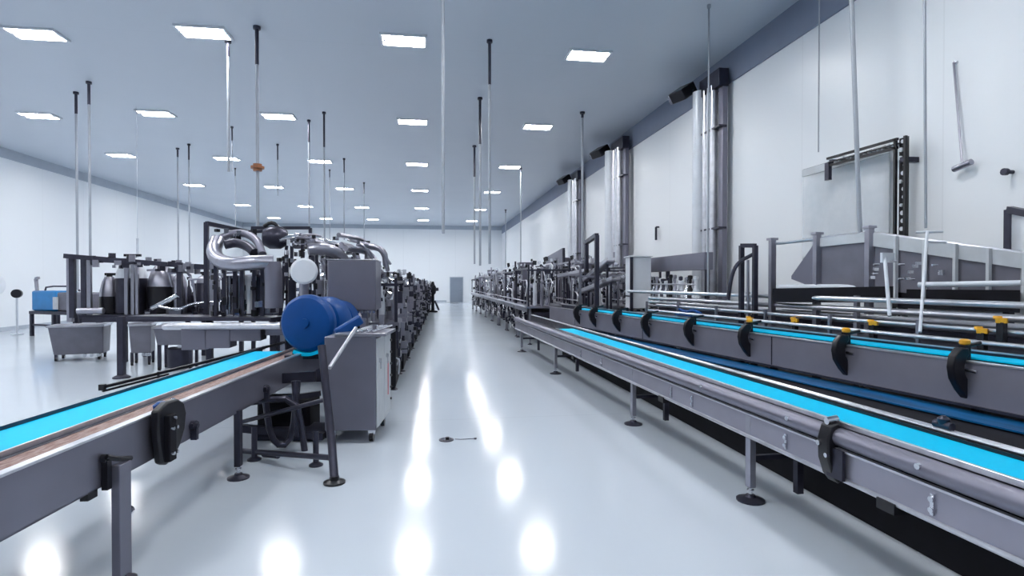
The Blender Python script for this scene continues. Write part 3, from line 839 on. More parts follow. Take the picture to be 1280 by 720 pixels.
MB().hexa([V((mid.x, mid.y, zb0)), V((c1.x, c1.y, zb0)), V((bk1.x, bk1.y, zb0)), V((bk0.x, bk0.y, zb0))], [V((mid.x, mid.y, zb0 + .03)), V((c1.x, c1.y, zb0 + .03)), V((bk1.x, bk1.y, zb0 + .03)), V((bk0.x, bk0.y, zb0 + .03))]).build('trough_floor', DSTEEL, HP)
# sloped end chute
e0 = mid; e1 = c0.lerp(c1, .22); 
MB().hexa([V((e1.x, e1.y, zb0 + .12)), V((e0.x, e0.y, zb0)), V((bk0.x, bk0.y, zb0)), V((e1.x + .6, e1.y, zb0 + .12))], [V((e1.x, e1.y, zb0 + .16)), V((e0.x, e0.y, e0.z)), V((bk0.x, bk0.y, bk0.z)), V((e1.x + .6, e1.y, zb0 + .16))]).build('end_chute', STEELS, HP)
m = MB().tube([c0 + V((0, 0, 0)), mid, c1, c2], .02, 8); m.tube([V(bk0), V(bk1), V(bk2)], .02, 8); m.build('rim', RAIL, HP)
for k in (0, .0, .5, 1.0):
    pass
for f, nm in ((0, 'post'), (.5, 'post'), (1, 'post')):
    p = c0.lerp(c1, f); MB().bar((p.x - .02, p.y - .02, .44), (p.x - .02, p.y - .02, p.z + .05), .065).box((p.x - .02, p.y - .02, p.z + .06), (.1, .1, .03)).build('post', STEEL, HP)
for k in range(1, 6):
    p = c1.lerp(c2, k / 5.2); MB().bar((p.x - .03, p.y - .03, zb0 - .1), (p.x - .03, p.y - .03, p.z), .035, .03).build('rib', PALE, HP)
for f in (.25, .7):
    p = mid.lerp(c1, f) ; MB().bar((p.x + .1, p.y, zb0 + .05), (p.x + .1, p.y, p.z - .04), .05).build('divider', DSTEEL, HP)
a, b = P(972, 359, d=7.0) - off, P(1122, 359, d=6.0) - off
MB().cyl(a, b, .035).build('lower_pipe', WHITEC, HP)
a, b = P(1148, 356, d=5.45) - off, P(1276, 354, d=4.85) - off
MB().cyl(a, b, .026).build('lower_pipe', WHITEC, HP)
m = MB()
a, b = P(966, 378, d=6.9) - off, P(1120, 378, d=5.9) - off
m.hexa([a, b, b + V((.3, .4, 0)), a + V((.3, .4, 0))], [a + V((0, 0, .17)), b + V((0, 0, .17)), b + V((.3, .4, .17)), a + V((.3, .4, .17))])
a, b = P(1122, 385, d=5.95) - off, P(1275, 391, d=4.95) - off
m.hexa([a, b, b + V((.3, .4, 0)), a + V((.3, .4, 0))], [a + V((0, 0, .20)), b + V((0, 0, .20)), b + V((.3, .4, .2)), a + V((.3, .4, .2))])
m.build('base_channel', BLACKM, HP)
m = MB()
def band(a, b, dz, off_):
    n = V((b.y - a.y, -(b.x - a.x), 0)).normalized() * off_
    m.hexa([a + n + V((0, 0, -dz)), b + n + V((0, 0, -dz)), b + V((0, 0, -dz)), a + V((0, 0, -dz))], [a + n, b + n, V(b), V(a)])
band(c1, c2, .14, -.025) if False else band(c1, c2, .14, .025)
band(mid, c1, .10, .025)
m.build('top_band', PALE, HP)
# ladder pipe in front
a, b = P(1159, 290, d=5.4) - off, P(1150, 415, d=5.0) - off
MB().tube([a, b], .014, 10).cyl(a + V((-.08, .05, .0)), a + V((.12, -.05, 0)), .012).box(a + V((.1, 0, -.1)), (.2, .03, .02)).build('feed_pipe', WHITEC, HP)
a, b = P(1106, 322, d=5.7) - off, P(1112, 395, d=5.5) - off
MB().tube([a, b], .018, 10).box(a + V((.03, 0, 0)), (.14, .03, .1)).build('feed_pipe', WHITEC, HP)
m = MB()
R = random.Random(5)
for k in range(26):
    p = P(R.uniform(1090, 1250), R.uniform(325, 350), d=5.55) - off
    if k % 2: m.box(p, (.05, .02, .03))
    else: m.cyl(p, p + V((.06, 0, 0)), .01, 6)
m.each('fastener', CHROME, HP)

# ------------------------------------------------------------------ black perforated truss and sheet painting a reflection on the wall
def truss(pa, pb, w, parent, nm, n):
    a, b = V(pa), V(pb); ax_ = (b - a).normalized(); nn = V((1, 0, 0)); sd = ax_.cross(nn).normalized()
    m = MB()
    for s_ in (-1, 1): m.bar(a + sd * s_ * w / 2, b + sd * s_ * w / 2, .03)
    m.bar(a + V((.05, 0, 0)), b + V((.05, 0, 0)), w * .9, .012) if abs(ax_.z) < .5 else m.box((a + b) / 2 + V((.05, 0, 0)), (.012, w * .9, (b - a).length))
    k = m.build(nm, BLACK, parent)
    m = MB(); R = random.Random(9)
    L_ = (b - a).length
    for i in range(n):
        p = a.lerp(b, (i + .5) / n) + sd * R.uniform(-.25, .25) * w
        m.cyl(p + V((.025, 0, 0)), p + V((.055, 0, 0)), w * R.uniform(.13, .2), 10)
    m.each('lattice_boss', WHITEP, k)
a, b, c_ = P(1034, 203, x=5.45), P(1122, 179, x=5.45), P(1125, 292, x=5.45)
T = thing('lattice_truss', 'black perforated L-shaped truss standing against the right wall', 'truss', (a.x, b.y, c_.z))
o_ = V((a.x, b.y, c_.z))
truss(a - o_, b - o_, .10, T, 'top_beam', 16)
truss(V((b.x, b.y - .04, b.z + .06)) - o_, V((b.x, b.y - .04, .5)) - o_, .14, T, 'upright', 30)
MB().box(a - o_ + V((0, -.02, -.13)), (.05, .08, .24)).build('end_stub', DSTEEL, T)
MB().box(V((b.x + .12, b.y - .04, b.z - .2)) - o_, (.2, .06, .06)).box(V((a.x + .12, a.y - .04, a.z)) - o_, (.2, .06, .06)).each('wall_bracket', DSTEEL, T)
q1, q2_ = P(1004, 212, x=5.62), P(1112, 200, x=5.62)
cs = thing('clear_reflection_sheet', 'pale translucent sheet standing in for a reflection on the right wall behind the black truss', 'sheet', (5.62, (q1.y + q2_.y) / 2, 1.9))  # added sheet painting a pale reflection in the glossy wall
ln = q1.y - q2_.y
MB().box((0, 0, (q1.z - 1.9) / 2), (.012, ln, q1.z - 1.9)).build('pane', CLEAR, cs)
MB().box((-.01, 0, q1.z - 1.9 - .06), (.02, ln, .10)).box((.01, -ln / 2 + .05, .6), (.02, .08, 1.2)).build('reflection_edge', PALE, cs)

# ------------------------------------------------------------------ portal frames
def portal(u0, u1, v0, vb, d0, d1, lab, w=.055, m_=DSTEEL, zfoot=None):
    a, b = P(u0, v0[0], d=d0), P(u1, v0[1], d=d1)
    t = thing('portal_frame', lab, 'frame', (a.x, a.y, 0)); o = V((a.x, a.y, 0))
    z0 = P(u0, vb, d=d0).z if zfoot is None else zfoot
    for p in (a, b): MB().bar(V((p.x, p.y, z0)) - o, p - o, w).build('post', m_, t)
    MB().bar(a - o, b - o, w).build('crossbar', m_, t)
    return t, o, z0


t, o, z0 = portal(927, 944, (307, 307), 400, 7.6, 7.4, 'dark inverted U frame with a curved hose beside the near conduit stack', zfoot=.43)
MB().tube([P(910, 375, d=7.5) - o, P(914, 345, d=7.5) - o, P(922, 328, d=7.5) - o, P(941, 318, d=7.5) - o], .025, smooth=2).build('hose', DSTEEL, t)
MB().cyl(P(935, 325, d=7.5) - o, P(935, 385, d=7.5) - o, .018).build('inner_rod', STEEL, t)
t, o, z0 = portal(733, 746, (303, 294), 345, 13.6, 12.4, 'tall dark inverted U frame above the diagonal pipes', w=.09, zfoot=.44)
t, o, z0 = portal(1262, 1300, (262, 270), 370, 5.25, 4.9, 'tall dark framed screen at the right end of the hopper', w=.06, zfoot=.44)
a, b = P(1266, 268, d=5.2) - o, P(1296, 275, d=4.95) - o
MB().hexa([V((a.x, a.y, 1.5)), V((b.x, b.y, 1.5)), V((b.x, b.y + .01, 1.5)), V((a.x, a.y + .01, 1.5))], [a, b, b + V((0, .01, 0)), a + V((0, .01, 0))]).build('pane', CLEAR, t)
MB().bar(P(1272, 262, d=5.3) - o, V((P(1272, 262, d=5.3) - o).xy.to_3d()) + V((0, 0, 1.35)), .035).build('mullion', STEEL, t)

# ------------------------------------------------------------------ pale cabinet and slatted panel line on the right
q = P(783, 385, x=4.05)
t = thing('pale_cabinet', 'upright pale grey cabinet standing behind the raised belt, mid right', 'cabinet', (q.x + .25, q.y, 0), -.1)
zt = H + (352 - 322) * (q.y + .5) / 700
MB().box((0, 0, (1.05 + zt) / 2), (.42, .45, zt - 1.05)).build('body', WHITEP, t, bevel=.01)
MB().box((-.215, 0, 1.3), (.012, .4, .03)).box((-.2, -.24, (1.05 + zt) / 2), (.06, .04, zt - 1.05)).build('edge', DSTEEL, t)
MB().box((0, 0, zt + .015), (.48, .52, .025)).build('lid', WHITEP, t, bevel=.004)
for sx in (-.18, .18):
    for sy in (-.18, .18): MB().bar((sx, sy, .42), (sx, sy, 1.06), .05).build('leg', DSTEEL, t)
# long filler bank behind belts
a, b = P(797, 330, x=4.75), P(886, 332, x=4.75)
ln = a.y - b.y; zt = 2.0
t = thing('filler_bank', 'bank of upright white and dark filling cylinders under a long grey panel', 'filler', (4.75, b.y, 0), PI / 2)
MB().box((ln / 2, .0, a.z - .05), (ln, .16, .30)).build('header_panel', STEELS, t, bevel=.006)
MB().box((ln / 2, .0, 1.02), (ln, .5, .06)).build('deck', STEEL, t)
for sx in (.06, ln / 2, ln - .06): MB().bar((sx, 0, .42), (sx, 0, 1.9), .06).build('post', DSTEEL, t)
R = random.Random(12); n = 30
for k in range(n):
    x = .1 + (ln - .2) * k / (n - 1); r = R.uniform(.045, .075)
    h = R.uniform(.55, .68)
    MB().lathe((x, .16 + R.uniform(-.03, .05), 1.05), [(r * .7, 0), (r, .02), (r, h * .6), (r * .5, h * .7), (r * .5, h * .9), (r * .8, h * .92), (r * .8, h), (.01, h + .01)], 12).build('cylinder', [WHITEP, STEEL, BLACK, CHROME, DSTEEL, WHITEP, DSTEEL][k % 7], t)
m = MB()
for z in (1.12, 1.2): m.cyl((0, .3, z), (ln, .3, z), .022)
m.cyl((0, .25, 1.55), (ln, .25, 1.55), .014); m.each('guide_tube', RAIL, t)

# diagonal conveyors and slanted panel (middle right)
def ramp(u0, v0, d0_, u1, v1, d1_, lab, w=.22):
    a, b = P(u0, v0, d=d0_), P(u1, v1, d=d1_)
    t = thing('inclined_chute', lab, 'chute', (a.x, a.y, 0), group='inclined chutes'); o = V((a.x, a.y, 0))
    a, b = a - o, b - o
    MB().bar(a, b, w, .03).build('tray', STEEL, t)
    s_ = (b - a).cross(V((0, 0, 1))).normalized() * w / 2
    for sg in (-1, 1): MB().bar(a + s_ * sg + V((0, 0, .05)), b + s_ * sg + V((0, 0, .05)), .02, .07).build('side_rail', RAIL, t)
    for f in (.15, .85):
        p = a.lerp(b, f); MB().bar((p.x, p.y, .42), (p.x, p.y, p.z), .045).build('post', DSTEEL, t)


ramp(733, 352, 13.6, 764, 326, 12.8, 'upper inclined chute rising to the pale cabinet')
ramp(730, 366, 13.2, 770, 350, 12.2, 'lower inclined chute leading to the pale cabinet')
ramp(700, 347, 14.5, 735, 340, 13.9, 'flat steel chute further back below the U frame')
a = P(703, 310, d=17.5)
t = thing('slanted_panel', 'slanted dark steel panel on posts above the right machines', 'panel', (a.x, a.y, 0))
b = P(682, 322, d=19.5); o = V((a.x, a.y, 0))
A_, B_ = a - o, b - o
MB().hexa([A_ + V((0, 0, -.75)), B_ + V((0, 0, -.6)), B_ + V((.03, .01, -.6)), A_ + V((.03, .01, -.75))], [A_, B_, B_ + V((.03, .01, 0)), A_ + V((.03, .01, 0))]).build('sheet', STEELS, t)
for p in (A_, B_): MB().bar((p.x + .05, p.y, .02), (p.x + .05, p.y, p.z), .06).build('post', DSTEEL, t)
machine('rotary_filler', 'compact steel rotary filler behind the inclined chutes by the right wall', 'machine', (5.0, 14.8, 0), -PI / 2, 2.2, .9, 2.25, 411, 3, 1.0, dens=1.7)
machine('capping_machine', 'cluttered steel capping machine at the far end of the raised belt', 'machine', (3.95, 14.7, 0), -PI / 2, 2.0, 1.0, 2.05, 417, 1, 1.0, dens=1.8)

# ------------------------------------------------------------------ left: curved pipe machine, disc, manifolds
O = P(300, 420, d=8.2); O.z = 0
t = thing('curved_pipe_machine', 'steel machine with a large curved duct loop on a tall frame', 'machine', O)
def r_(u, v, d): return P(u, v, d=d) - O
MB().tube([r_(272, 300, 8.6), r_(266, 315, 8.4), r_(274, 327, 8.1), r_(293, 331, 7.9), r_(315, 328, 7.9), r_(342, 328, 8.0)], .105, 16, smooth=2).build('curved_duct', STEEL, t)
MB().tube([r_(268, 312, 8.5), r_(272, 300, 8.7), r_(288, 292, 8.8), r_(306, 291, 8.8), r_(322, 300, 8.6), r_(328, 318, 8.4)], .06, 12, smooth=2).build('upper_duct', STEELS, t)
MB().tube([r_(340, 328, 8.0), r_(342, 345, 8.0), r_(342, 385, 8.0)], .12, 16, smooth=1).build('down_duct', STEELS, t)
MB().tube([r_(281, 306, 8.5), r_(296, 303, 8.6), r_(310, 308, 8.5), r_(318, 316, 8.4)], .07, 12, smooth=2).build('inner_duct', DSTEEL, t)
m = MB().bar(r_(258, 278, 8.6), r_(258, 400, 8.6), .06).bar(r_(258, 279, 8.6), r_(310, 290, 9.4), .06).bar(r_(310, 290, 9.4), r_(332, 289, 9.4), .05).bar(r_(314, 285, 9.2), r_(388, 285, 9.4), .05)
m.bar(r_(388, 285, 9.4), r_(388, 400, 9.4), .05).build('frame', DSTEEL, t)
m = MB()
for u in (270, 280, 294, 303, 318, 328): m.bar(r_(u, 335 if u > 280 else 325, 8.2), r_(u, 398, 8.2), .05)
m.each('post', DSTEEL, t)
for k, u in enumerate((287, 299, 311, 324, 333)):
    MB().cyl(r_(u, 345, 8.3), r_(u, 392, 8.3), .05).build('cylinder', [CHROME, STEEL, WHITEP, DSTEEL, STEEL][k], t)
MB().lathe(r_(344, 297, 8.9), [(.02, -.2), (.12, -.18), (.18, -.08), (.18, .08), (.12, .18), (.02, .2)], 20, (1, .2, 0)).build('valve_body', DSTEEL, t)
MB().tube([r_(330, 283, 8.9), r_(338, 278, 8.9), r_(345, 280, 8.9), r_(350, 290, 8.9)], .03, smooth=1).build('valve_handle', BLACK, t)
R = random.Random(77); m = MB(); m2 = MB()
for k in range(70):
    p = r_(R.choice((270, 280, 294, 303, 318, 328)) + R.uniform(-3, 3), R.uniform(338, 395), R.uniform(8.15, 8.3)); s = R.uniform(.03, .07)
    if k < 16: p = r_(R.uniform(270, 325), R.uniform(288, 300), 8.75)
    (m if k % 2 else m2).box(p, (s, s, s * R.uniform(.6, 2.2)), rz=R.random())
m.each('fitting', BLACK, t); m2.each('clamp', CHROME, t)
a, b = r_(175, 396, 8.3), r_(350, 398, 8.1)
MB().bar(a, b, .5, .05).build('deck', DSTEEL, t)
MB().cyl(r_(205, 408, 8.0), r_(352, 407, 7.8), .05).build('white_tube', RAIL, t)
for u in (262, 342):
    p = r_(u, 400, 8.4); MB().bar((p.x, p.y, 0), p, .08).build('leg', DSTEEL, t)
for (u0, u1, v0, v1) in ((232, 262, 410, 436), (262, 292, 408, 434), (292, 330, 405, 425), (335, 362, 405, 418)):
    a, b = r_(u0, v0, 8.1), r_(u1, v1, 8.1); MB().box((a + b) / 2, (abs(b.x - a.x) * .95, .3, abs(a.z - b.z))).build('drive_box', STEELS, t, bevel=.01)

# white disc machine + manifold of pipes behind the motor
O = P(380, 430, d=8.4); O.z = 0
t = thing('disc_machine', 'steel pipe manifold machine with a round pale disc facing the camera', 'machine', O)
ax = V((.25, -1, 0)).normalized()
MB().lathe(r_(380, 339, 7.6), [(.0, -.05), (.16, -.05), (.178, -.03), (.178, .03), (.15, .05), (.0, .05)], 36, ax).build('round_disc', WHITEP, t)
MB().cyl(r_(380, 352, 7.7), r_(380, 395, 7.7), .06).build('disc_post', STEEL, t)
MB().cyl(r_(380, 339, 7.65), r_(380, 339, 8.4), .06).build('shaft', DSTEEL, t)
m = MB(); R = random.Random(21)
for k in range(16):
    u = R.uniform(352, 450); v = R.uniform(293, 315)
    m.tube([r_(u, v, R.uniform(8.2, 9.6)), r_(u + R.uniform(15, 40), v + R.uniform(0, 8), R.uniform(8.6, 10)), r_(u + R.uniform(20, 45), v + R.uniform(20, 45), 9.2)], R.uniform(.02, .05), 8, smooth=2)
m.each('manifold_pipe', STEEL, t)
MB().tube([r_(385, 312, 8.3), r_(405, 310, 8.4), r_(425, 318, 8.7), r_(432, 330, 8.9)], .09, 12, smooth=2).build('bent_duct', STEEL, t)
MB().tube([r_(348, 300, 8.8), r_(375, 296, 9.0), r_(410, 302, 9.4), r_(430, 312, 9.8)], .055, 12, smooth=2).build('header_pipe', CHROME, t)
m = MB()
for k in range(14):
    u = R.uniform(350, 440); m.bar(r_(u, R.uniform(305, 325), 9.0), r_(u + R.uniform(-8, 8), 395, 9.0), .045)
m.each('strut', DSTEEL, t)
m = MB(); m2 = MB()
for k in range(120):
    p = r_(R.uniform(348, 460), R.uniform(296, 392), R.uniform(8.4, 9.4))
    if p.z + 0 > H + (352 - 292) * 9 / 700: continue
    s = R.uniform(.02, .06); (m if k % 2 else m2).box(p, (s, s, s * R.uniform(.6, 2.2)), rz=R.random())
m.each('fitting', BLACK, t); m2.each('clamp', CHROME, t)
MB().box(r_(386, 400, 9.0), (1.0, .8, .08)).build('deck', DSTEEL, t)
MB().box(r_(386, 445, 9.2), (.9, .6, .9)).build('base_housing', DSTEEL, t, bevel=.01)
for dx in (-.35, .45):
    MB().bar((dx, .2, 0), (dx, .2, 1.0), .07).build('leg', STEEL, t)
for k, u in enumerate((365, 400, 412, 428)):
    MB().cyl(r_(u, 350, 8.5), r_(u, 395, 8.5), .06).build('cylinder', [DSTEEL, STEEL, CHROME, STEEL][k], t)

# taller machines further behind the left row
for k, (u, d, L, hh, kd, lab) in enumerate(((425, 11.5, 2.2, 2.35, 3, 'tall steel machine with rotary head behind the grey box'), (455, 15.5, 2.6, 2.3, 1, 'tall steel machine with hopper behind the left row, farther back'), (478, 20.5, 3.2, 2.2, 0, 'tall steel machine with control box far behind the left row'), (494, 27., 3.5, 2.1, 3, 'furthest tall steel machine behind the left row'))):
    q = P(u, 352, d=d)
    machine('labelling_machine', lab, 'machine', (q.x - .5, q.y, 0), PI / 2, L, 1.0, hh, 500 + k * 9, kd, .95, 'tall machines behind the left row', dens=1.1)

# ------------------------------------------------------------------ left bench with vessels
O = P(82, 395, d=11.0); E1 = P(345, 395, d=11.6)
ang = math.atan2(E1.y - O.y, E1.x - O.x); ln = (E1 - O).xy.length
t = thing('vessel_bench', 'long dark steel bench frame carrying the vessels on the left', 'bench', (O.x, O.y, 0), ang)
zt = P(82, 320, d=11).z; zd = P(200, 395, d=11.3).z
MB().bar((0, 0, zt), (ln * .55, 0, zt - .18), .11, .09).bar((ln * .5, .1, zt - .2), (ln, .1, zt - .25), .09, .08).bar((0, .9, zt - .05), (ln, .9, zt - .25), .07).each('top_beam', DSTEEL, t)
MB().box((ln * .53, .4, zd), (ln * .92, .95, .07)).bar((.35, -.08, zd - .06), (ln, -.08, zd - .06), .07, .09).build('deck', DSTEEL, t)
def xb(u): return (u - 82) / (345 - 82) * ln
for u, w in ((90, .09), (104, .09), (110, .07), (155, .06), (163, .06), (168, .05), (221, .09), (262, .06), (300, .06)):
    MB().bar((xb(u), .02, zd - .02), (xb(u), .02, zt - .22 * (xb(u) / ln)), w, w).build('post', STEEL if w < .08 else DSTEEL, t)
MB().bar((xb(86), .05, zd - .1), (xb(86), .05, zt), .09).build('end_post', STEEL, t)
for u in (154, 232, 300, 340): 
    for yy in (-.02, .8): MB().bar((xb(u), yy, 0), (xb(u), yy, zd), .075).build('leg', DSTEEL, t)
MB().cyl((xb(100), -.1, zd + .12), (xb(131), -.1, zd + .12), .06).build('roller', STEEL, t)
m = MB().tube([(xb(200), -.15, zd + .2), (xb(225), -.2, zd + .12), (xb(245), -.15, zd + .28), (xb(300), -.1, zd + .3)], .03, smooth=2)
m.cyl((xb(190), -.12, zd + .16), (xb(222), -.12, zd + .42), .05); m.build('transfer_pipe', CHROME, t)
R = random.Random(31); m = MB(); m2 = MB()
def beamz(x): return zt - .18 * x / (ln * .55) if x < ln * .55 else zt - .2 - .05 * (x - ln * .5) / (ln * .5)
for k in range(46):
    x = R.uniform(xb(108), xb(340)); s_ = R.uniform(.05, .13)
    (m if k % 2 else m2).box((x, R.uniform(-.05, .08), beamz(x) + R.uniform(-.14, .07)), (s_, s_, s_ * R.uniform(.6, 1.6)), rz=R.random())
for k in range(60):
    x = R.uniform(xb(165), xb(340)); s_ = R.uniform(.05, .14)
    (m if k % 3 else m2).box((x, R.uniform(-.08, .7), zd + .03 + s_ * .5), (s_ * 1.4, s_, s_), rz=R.random())
m.each('fitting', DSTEEL, t); m2.each('clamp', STEEL, t)
for k in range(17):
    x = xb(168) + (xb(338) - xb(168)) * (k + R.uniform(.1, .9)) / 17; r = R.uniform(.045, .10); h = R.uniform(.45, .85)
    MB().lathe((x, R.uniform(.55, .8), zd + .03), [(r, 0), (r, h * .8), (r * .6, h * .9), (r * .3, h), (r * .3, h + .1), (r * .7, h + .12), (r * .7, h + .17)], 14).build('canister', [DSTEEL, STEEL, STEELS, CHROME, DSTEEL][k % 5], t)
m = MB()
for k in range(12):
    x = R.uniform(xb(165), xb(320)); z = beamz(x + .3) - R.uniform(.1, .25); m.tube([(x, .1, z), (x + .4, .1, z + .02), (x + .45, .15, z - R.uniform(.3, .7))], .022, 8, smooth=1)
m.each('pipe', STEEL, t)
M_ = Matrix.Translation((O.x, O.y, 0)) @ Matrix.Rotation(ang, 4, 'Z')
vn = 0
for (u, r, h, dome, mt, mt2, lab) in (
    (150, .29, .72, .42, DSTEEL, WHITEP, 'dark round vessel with a pale domed lid, largest on the bench'),
    (188, .27, .55, .42, BLACK, STEEL, 'dark vessel with a steel dome, second from the bench left end'),
    (122, .18, .35, .40, BLACK, STEEL, 'smaller dark vessel behind the bench end posts'),
    (211, .14, .6, .2, STEEL, STEEL, 'slim steel vessel right of the two dark vessels'),
    (243, .15, .62, .16, DSTEEL, STEEL, 'upright dark steel canister mid bench'),
    (256, .12, .66, .16, STEEL, DSTEEL, 'upright bright steel canister next to the frame of the curved duct'),
    (285, .16, .4, .2, DSTEEL, STEEL, 'squat dark vessel behind the curved duct machine'),
    (320, .15, .45, .2, STEEL, WHITEP, 'steel vessel with a pale lid at the bench right end')):
    p = M_ @ V((xb(u), .38, zd + .035))
    v_ = thing('vessel', lab, 'vessel', p, group='vessels on the left bench')
    MB().lathe((0, 0, 0), [(r * .9, 0), (r, .02), (r, h), (r * .96, h + .01)], 22).build('body', mt, v_)
    MB().lathe((0, 0, h + .005), [(r * .97, 0), (r * .92, dome * .3), (r * .7, dome * .75), (r * .45, dome), (r * .15, dome + .01)], 22).build('dome', mt2, v_)
    MB().cyl((0, 0, h + dome), (0, 0, h + dome + .07), r * .3, 12).box((.02, 0, h + dome + .06), (r * 1.1, .05, .05)).build('cap', BLACK, v_)

# grey bins / carts under the bench
def bin_cart(u0, u1, v0, v1, d, lab, dep=.6, rz=0.25, slots=True):
    a, b = P(u0, v1, d=d), P(u1, v0, d=d)
    cx, w = (a.x + b.x) / 2, (u1 - u0) * d / 700 * .92
    zb2, ht = P(u0, v1 - 8, d=d).z, P(u0, v0, d=d).z
    t = thing('bin_cart', lab, 'cart', (cx, a.y + dep / 2, 0), rz, group='grey carts on the left floor')
    hw, hd = w / 2, dep / 2
    k = .82
    MB().hexa([V((-hw * k, -hd * k, zb2)), V((hw * .96, -hd * k, zb2)), V((hw * .96, hd * k, zb2)), V((-hw * k, hd * k, zb2))], [V((-hw, -hd, ht)), V((hw, -hd, ht)), V((hw, hd, ht)), V((-hw, hd, ht))]).build('tub', GREYB, t, bevel=.015)
    MB().box((0, -hd - .004, ht - .02), (w * 1.04, .03, .04)).box((0, hd, ht - .02), (w * 1.04, .03, .04)).box((-hw, 0, ht - .02), (.03, dep, .04)).box((hw, 0, ht - .02), (.03, dep, .04)).build('rim', RAIL, t)
    for sx in (-.75, .8):
        for sy in (-.7, .7):
            l = MB().box((sx * hw, sy * hd, zb2 / 2 + .04), (.05, .05, zb2 - .04)).build('leg', DSTEEL, t)
            MB().cyl((sx * hw - .02, sy * hd, .04), (sx * hw + .02, sy * hd, .04), .04, 12).build('caster', BLACK, l)
    if slots:
        m = MB()
        for k2 in range(3): m.cyl((hw * (.3 + k2 * .25), -hd * .85, zb2 - .03), (hw * (.3 + k2 * .25), -hd * .85 - .02, zb2 - .03), .035, 10)
        m.each('end_cap', CHROME, t)
    return t


bin_cart(55, 118, 407, 452, 11.2, 'largest grey cart tub standing left on the open floor')
bin_cart(156, 182, 405, 450, 10.6, 'narrow grey cart tub right of the arm post', dep=.5)
bin_cart(188, 238, 408, 440, 10.0, 'dark grey low cart tub below the bench middle', dep=.5, rz=.1)
# round drum under the bench
q = P(222, 447, d=10.3)
tag(MB().lathe((q.x, q.y + .1, 0), [(.16, 0), (.2, .02), (.21, .36), (.19, .38), (.18, .36)], 20).build('floor_pail', DSTEEL), 'round dark pail on the floor under the left bench', 'pail')
# row of small items hung between carts and table

# ------------------------------------------------------------------ blue tank on table, far left
a, b = P(36, 398, d=16.5), P(122, 398, d=15.5)
ang = math.atan2(b.y - a.y, b.x - a.x); ln = (b - a).xy.length
t = thing('steel_table', 'dark steel table under the blue tank near the left wall', 'table', (a.x, a.y, 0), ang)
zt = P(70, 390, d=16).z
MB().box((ln / 2, .4, zt - .04), (ln, .8, .09)).build('tabletop', DSTEEL, t, bevel=.006)
for x in (.05, ln * .35, ln * .66, ln - .05):
    for y in (.05, .75): MB().bar((x, y, 0), (x, y, zt - .05), .08).build('leg', DSTEEL, t)
MB().bar((0, .05, zt * .45), (ln, .05, zt * .45), .05).build('stretcher', DSTEEL, t)
M2 = Matrix.Translation((a.x, a.y, zt + .005)) @ Matrix.Rotation(ang, 4, 'Z')
tk = thing('blue_tank', 'blue and grey rectangular tank lying on the table, far left', 'tank', M2 @ V((.0, .08, 0)), ang)
hh = 26 * 16 / 700
MB().box((ln * .17, .32, hh / 2), (ln * .38, .6, hh)).build('blue_section', BLUEL, tk, bevel=.05)
MB().box((ln * .57, .32, hh / 2 - .02), (ln * .42, .58, hh - .05)).build('grey_section', GREYB, tk, bevel=.05)
MB().tube([(.1, .3, hh), (.15, .3, hh + .13), (ln * .5, .3, hh + .13), (ln * .55, .3, hh)], .025, smooth=1).build('handle', DSTEEL, tk)
MB().box((ln * .36, .0, hh * .4), (.2, .03, hh * .6)).build('label_plate', PALE, tk)
MB().bar((-.02, .2, 0), (-.15, .2, .95), .07).bar((-.15, .2, .95), (-.02, .2, .98), .07).build('end_bracket', STEEL, tk)
q = P(21, 367, d=16.9)
t = thing('wall_reel', 'small round black reel on a stand left of the blue tank', 'reel', (q.x, q.y, 0))
MB().lathe((0, 0, q.z), [(.05, -.06), (.13, -.06), (.13, .06), (.05, .06)], 20, (.3, -1, 0)).build('reel', BLACK, t)
MB().cyl((0, 0, 0), (0, 0, q.z), .03).lathe((0, 0, 0), [(.16, 0), (.16, .02), (.04, .04)]).build('stand', WHITEC, t)
q = P(1, 356, x=XL + .02)
tag(MB().lathe((XL + .01, P(-4, 356, x=XL).y, P(0, 356, x=XL).z), [(.0, 0), (.3, .0), (.3, .05), (.2, .09), (.0, .1)], 30, (1, 0, 0)).build('wall_vent', WHITEP), 'round pale vent on the left wall at the picture edge', 'vent')

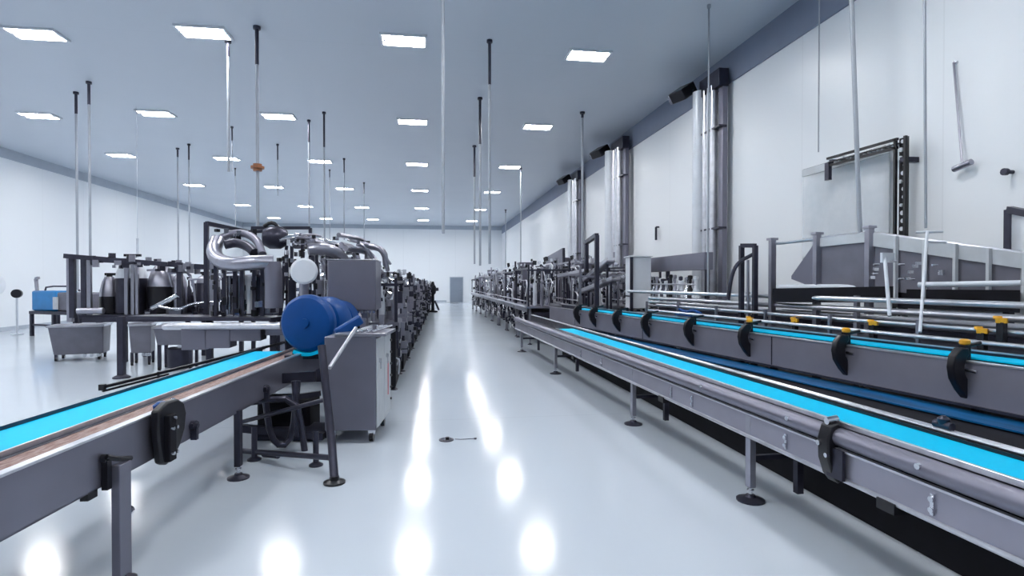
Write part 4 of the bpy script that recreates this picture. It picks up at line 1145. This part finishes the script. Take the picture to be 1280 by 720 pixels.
# hanging pair of posts on back-left (thin marks)
for (u, v0, v1, lab) in ((172, 298, 322, 'small dark hook hanging above the second bench vessel'), (820, 283, 300, 'tiny dark hook on the right wall between conduit stacks')):
    q = P(u, v1, d=14) if u < 600 else P(u, v1, x=5.6)
    z1 = q.z + (v1 - v0) * (14 if u < 600 else q.y) / 700
    if u < 600: tag(MB().cyl(q, (q.x, q.y, CEIL), .007, 6).cyl(q, (q.x, q.y, z1), .03, 8).build('hanging_hook', WHITEC), lab, 'hook')
    else: tag(MB().cyl((5.6, q.y, q.z), (5.6, q.y, z1), .03, 8).cyl((5.6, q.y, z1), (XR, q.y, z1), .02, 8).build('wall_hook', DSTEEL), lab, 'hook')

# ------------------------------------------------------------------ floor drain
q = P(558, 550, z=0)
t = thing('floor_drain', 'round steel floor drain cover in the middle of the aisle', 'drain', q)
MB().lathe((0, 0, 0), [(.075, 0), (.075, .008), (.055, .012), (.05, .006), (.0, .006)], 28).build('rim', DSTEEL, t)
m = MB()
for k in range(6): m.box((.0, 0, .010), (.1, .008, .006), rz=k * PI / 6)
m.build('grate', CHROME, t)
MB().lathe((.01, 0, .01), [(.018, 0), (.018, .02), (.0, .022)], 12).build('plug', BLACK, t)
q2 = P(594, 548, z=.01)
tag(MB().tube([q + V((.085, 0, .006)), q + V((.16, -.02, .006)), q2 + V((0, 0, 0))], .004, 6, smooth=1).cyl(q2 - V((0, 0, .006)), q2 + V((0, 0, .006)), .015, 8).build('loose_wire', DSTEEL), 'thin short wire lying on the floor beside the drain', 'wire')

# ------------------------------------------------------------------ light and view
w = bpy.data.worlds.new('world'); sc.world = w; w.use_nodes = True
w.node_tree.nodes['Background'].inputs[0].default_value = (.6, .7, .8, 1)
w.node_tree.nodes['Background'].inputs[1].default_value = .05
vs = sc.view_settings
vs.view_transform = 'Standard'; vs.look = 'None'; vs.gamma = 1; vs.use_curve_mapping = False
vs.exposure = 0.35
sc.cycles.max_bounces = 10
sc.cycles.diffuse_bounces = 6
sc.cycles.use_denoising = True
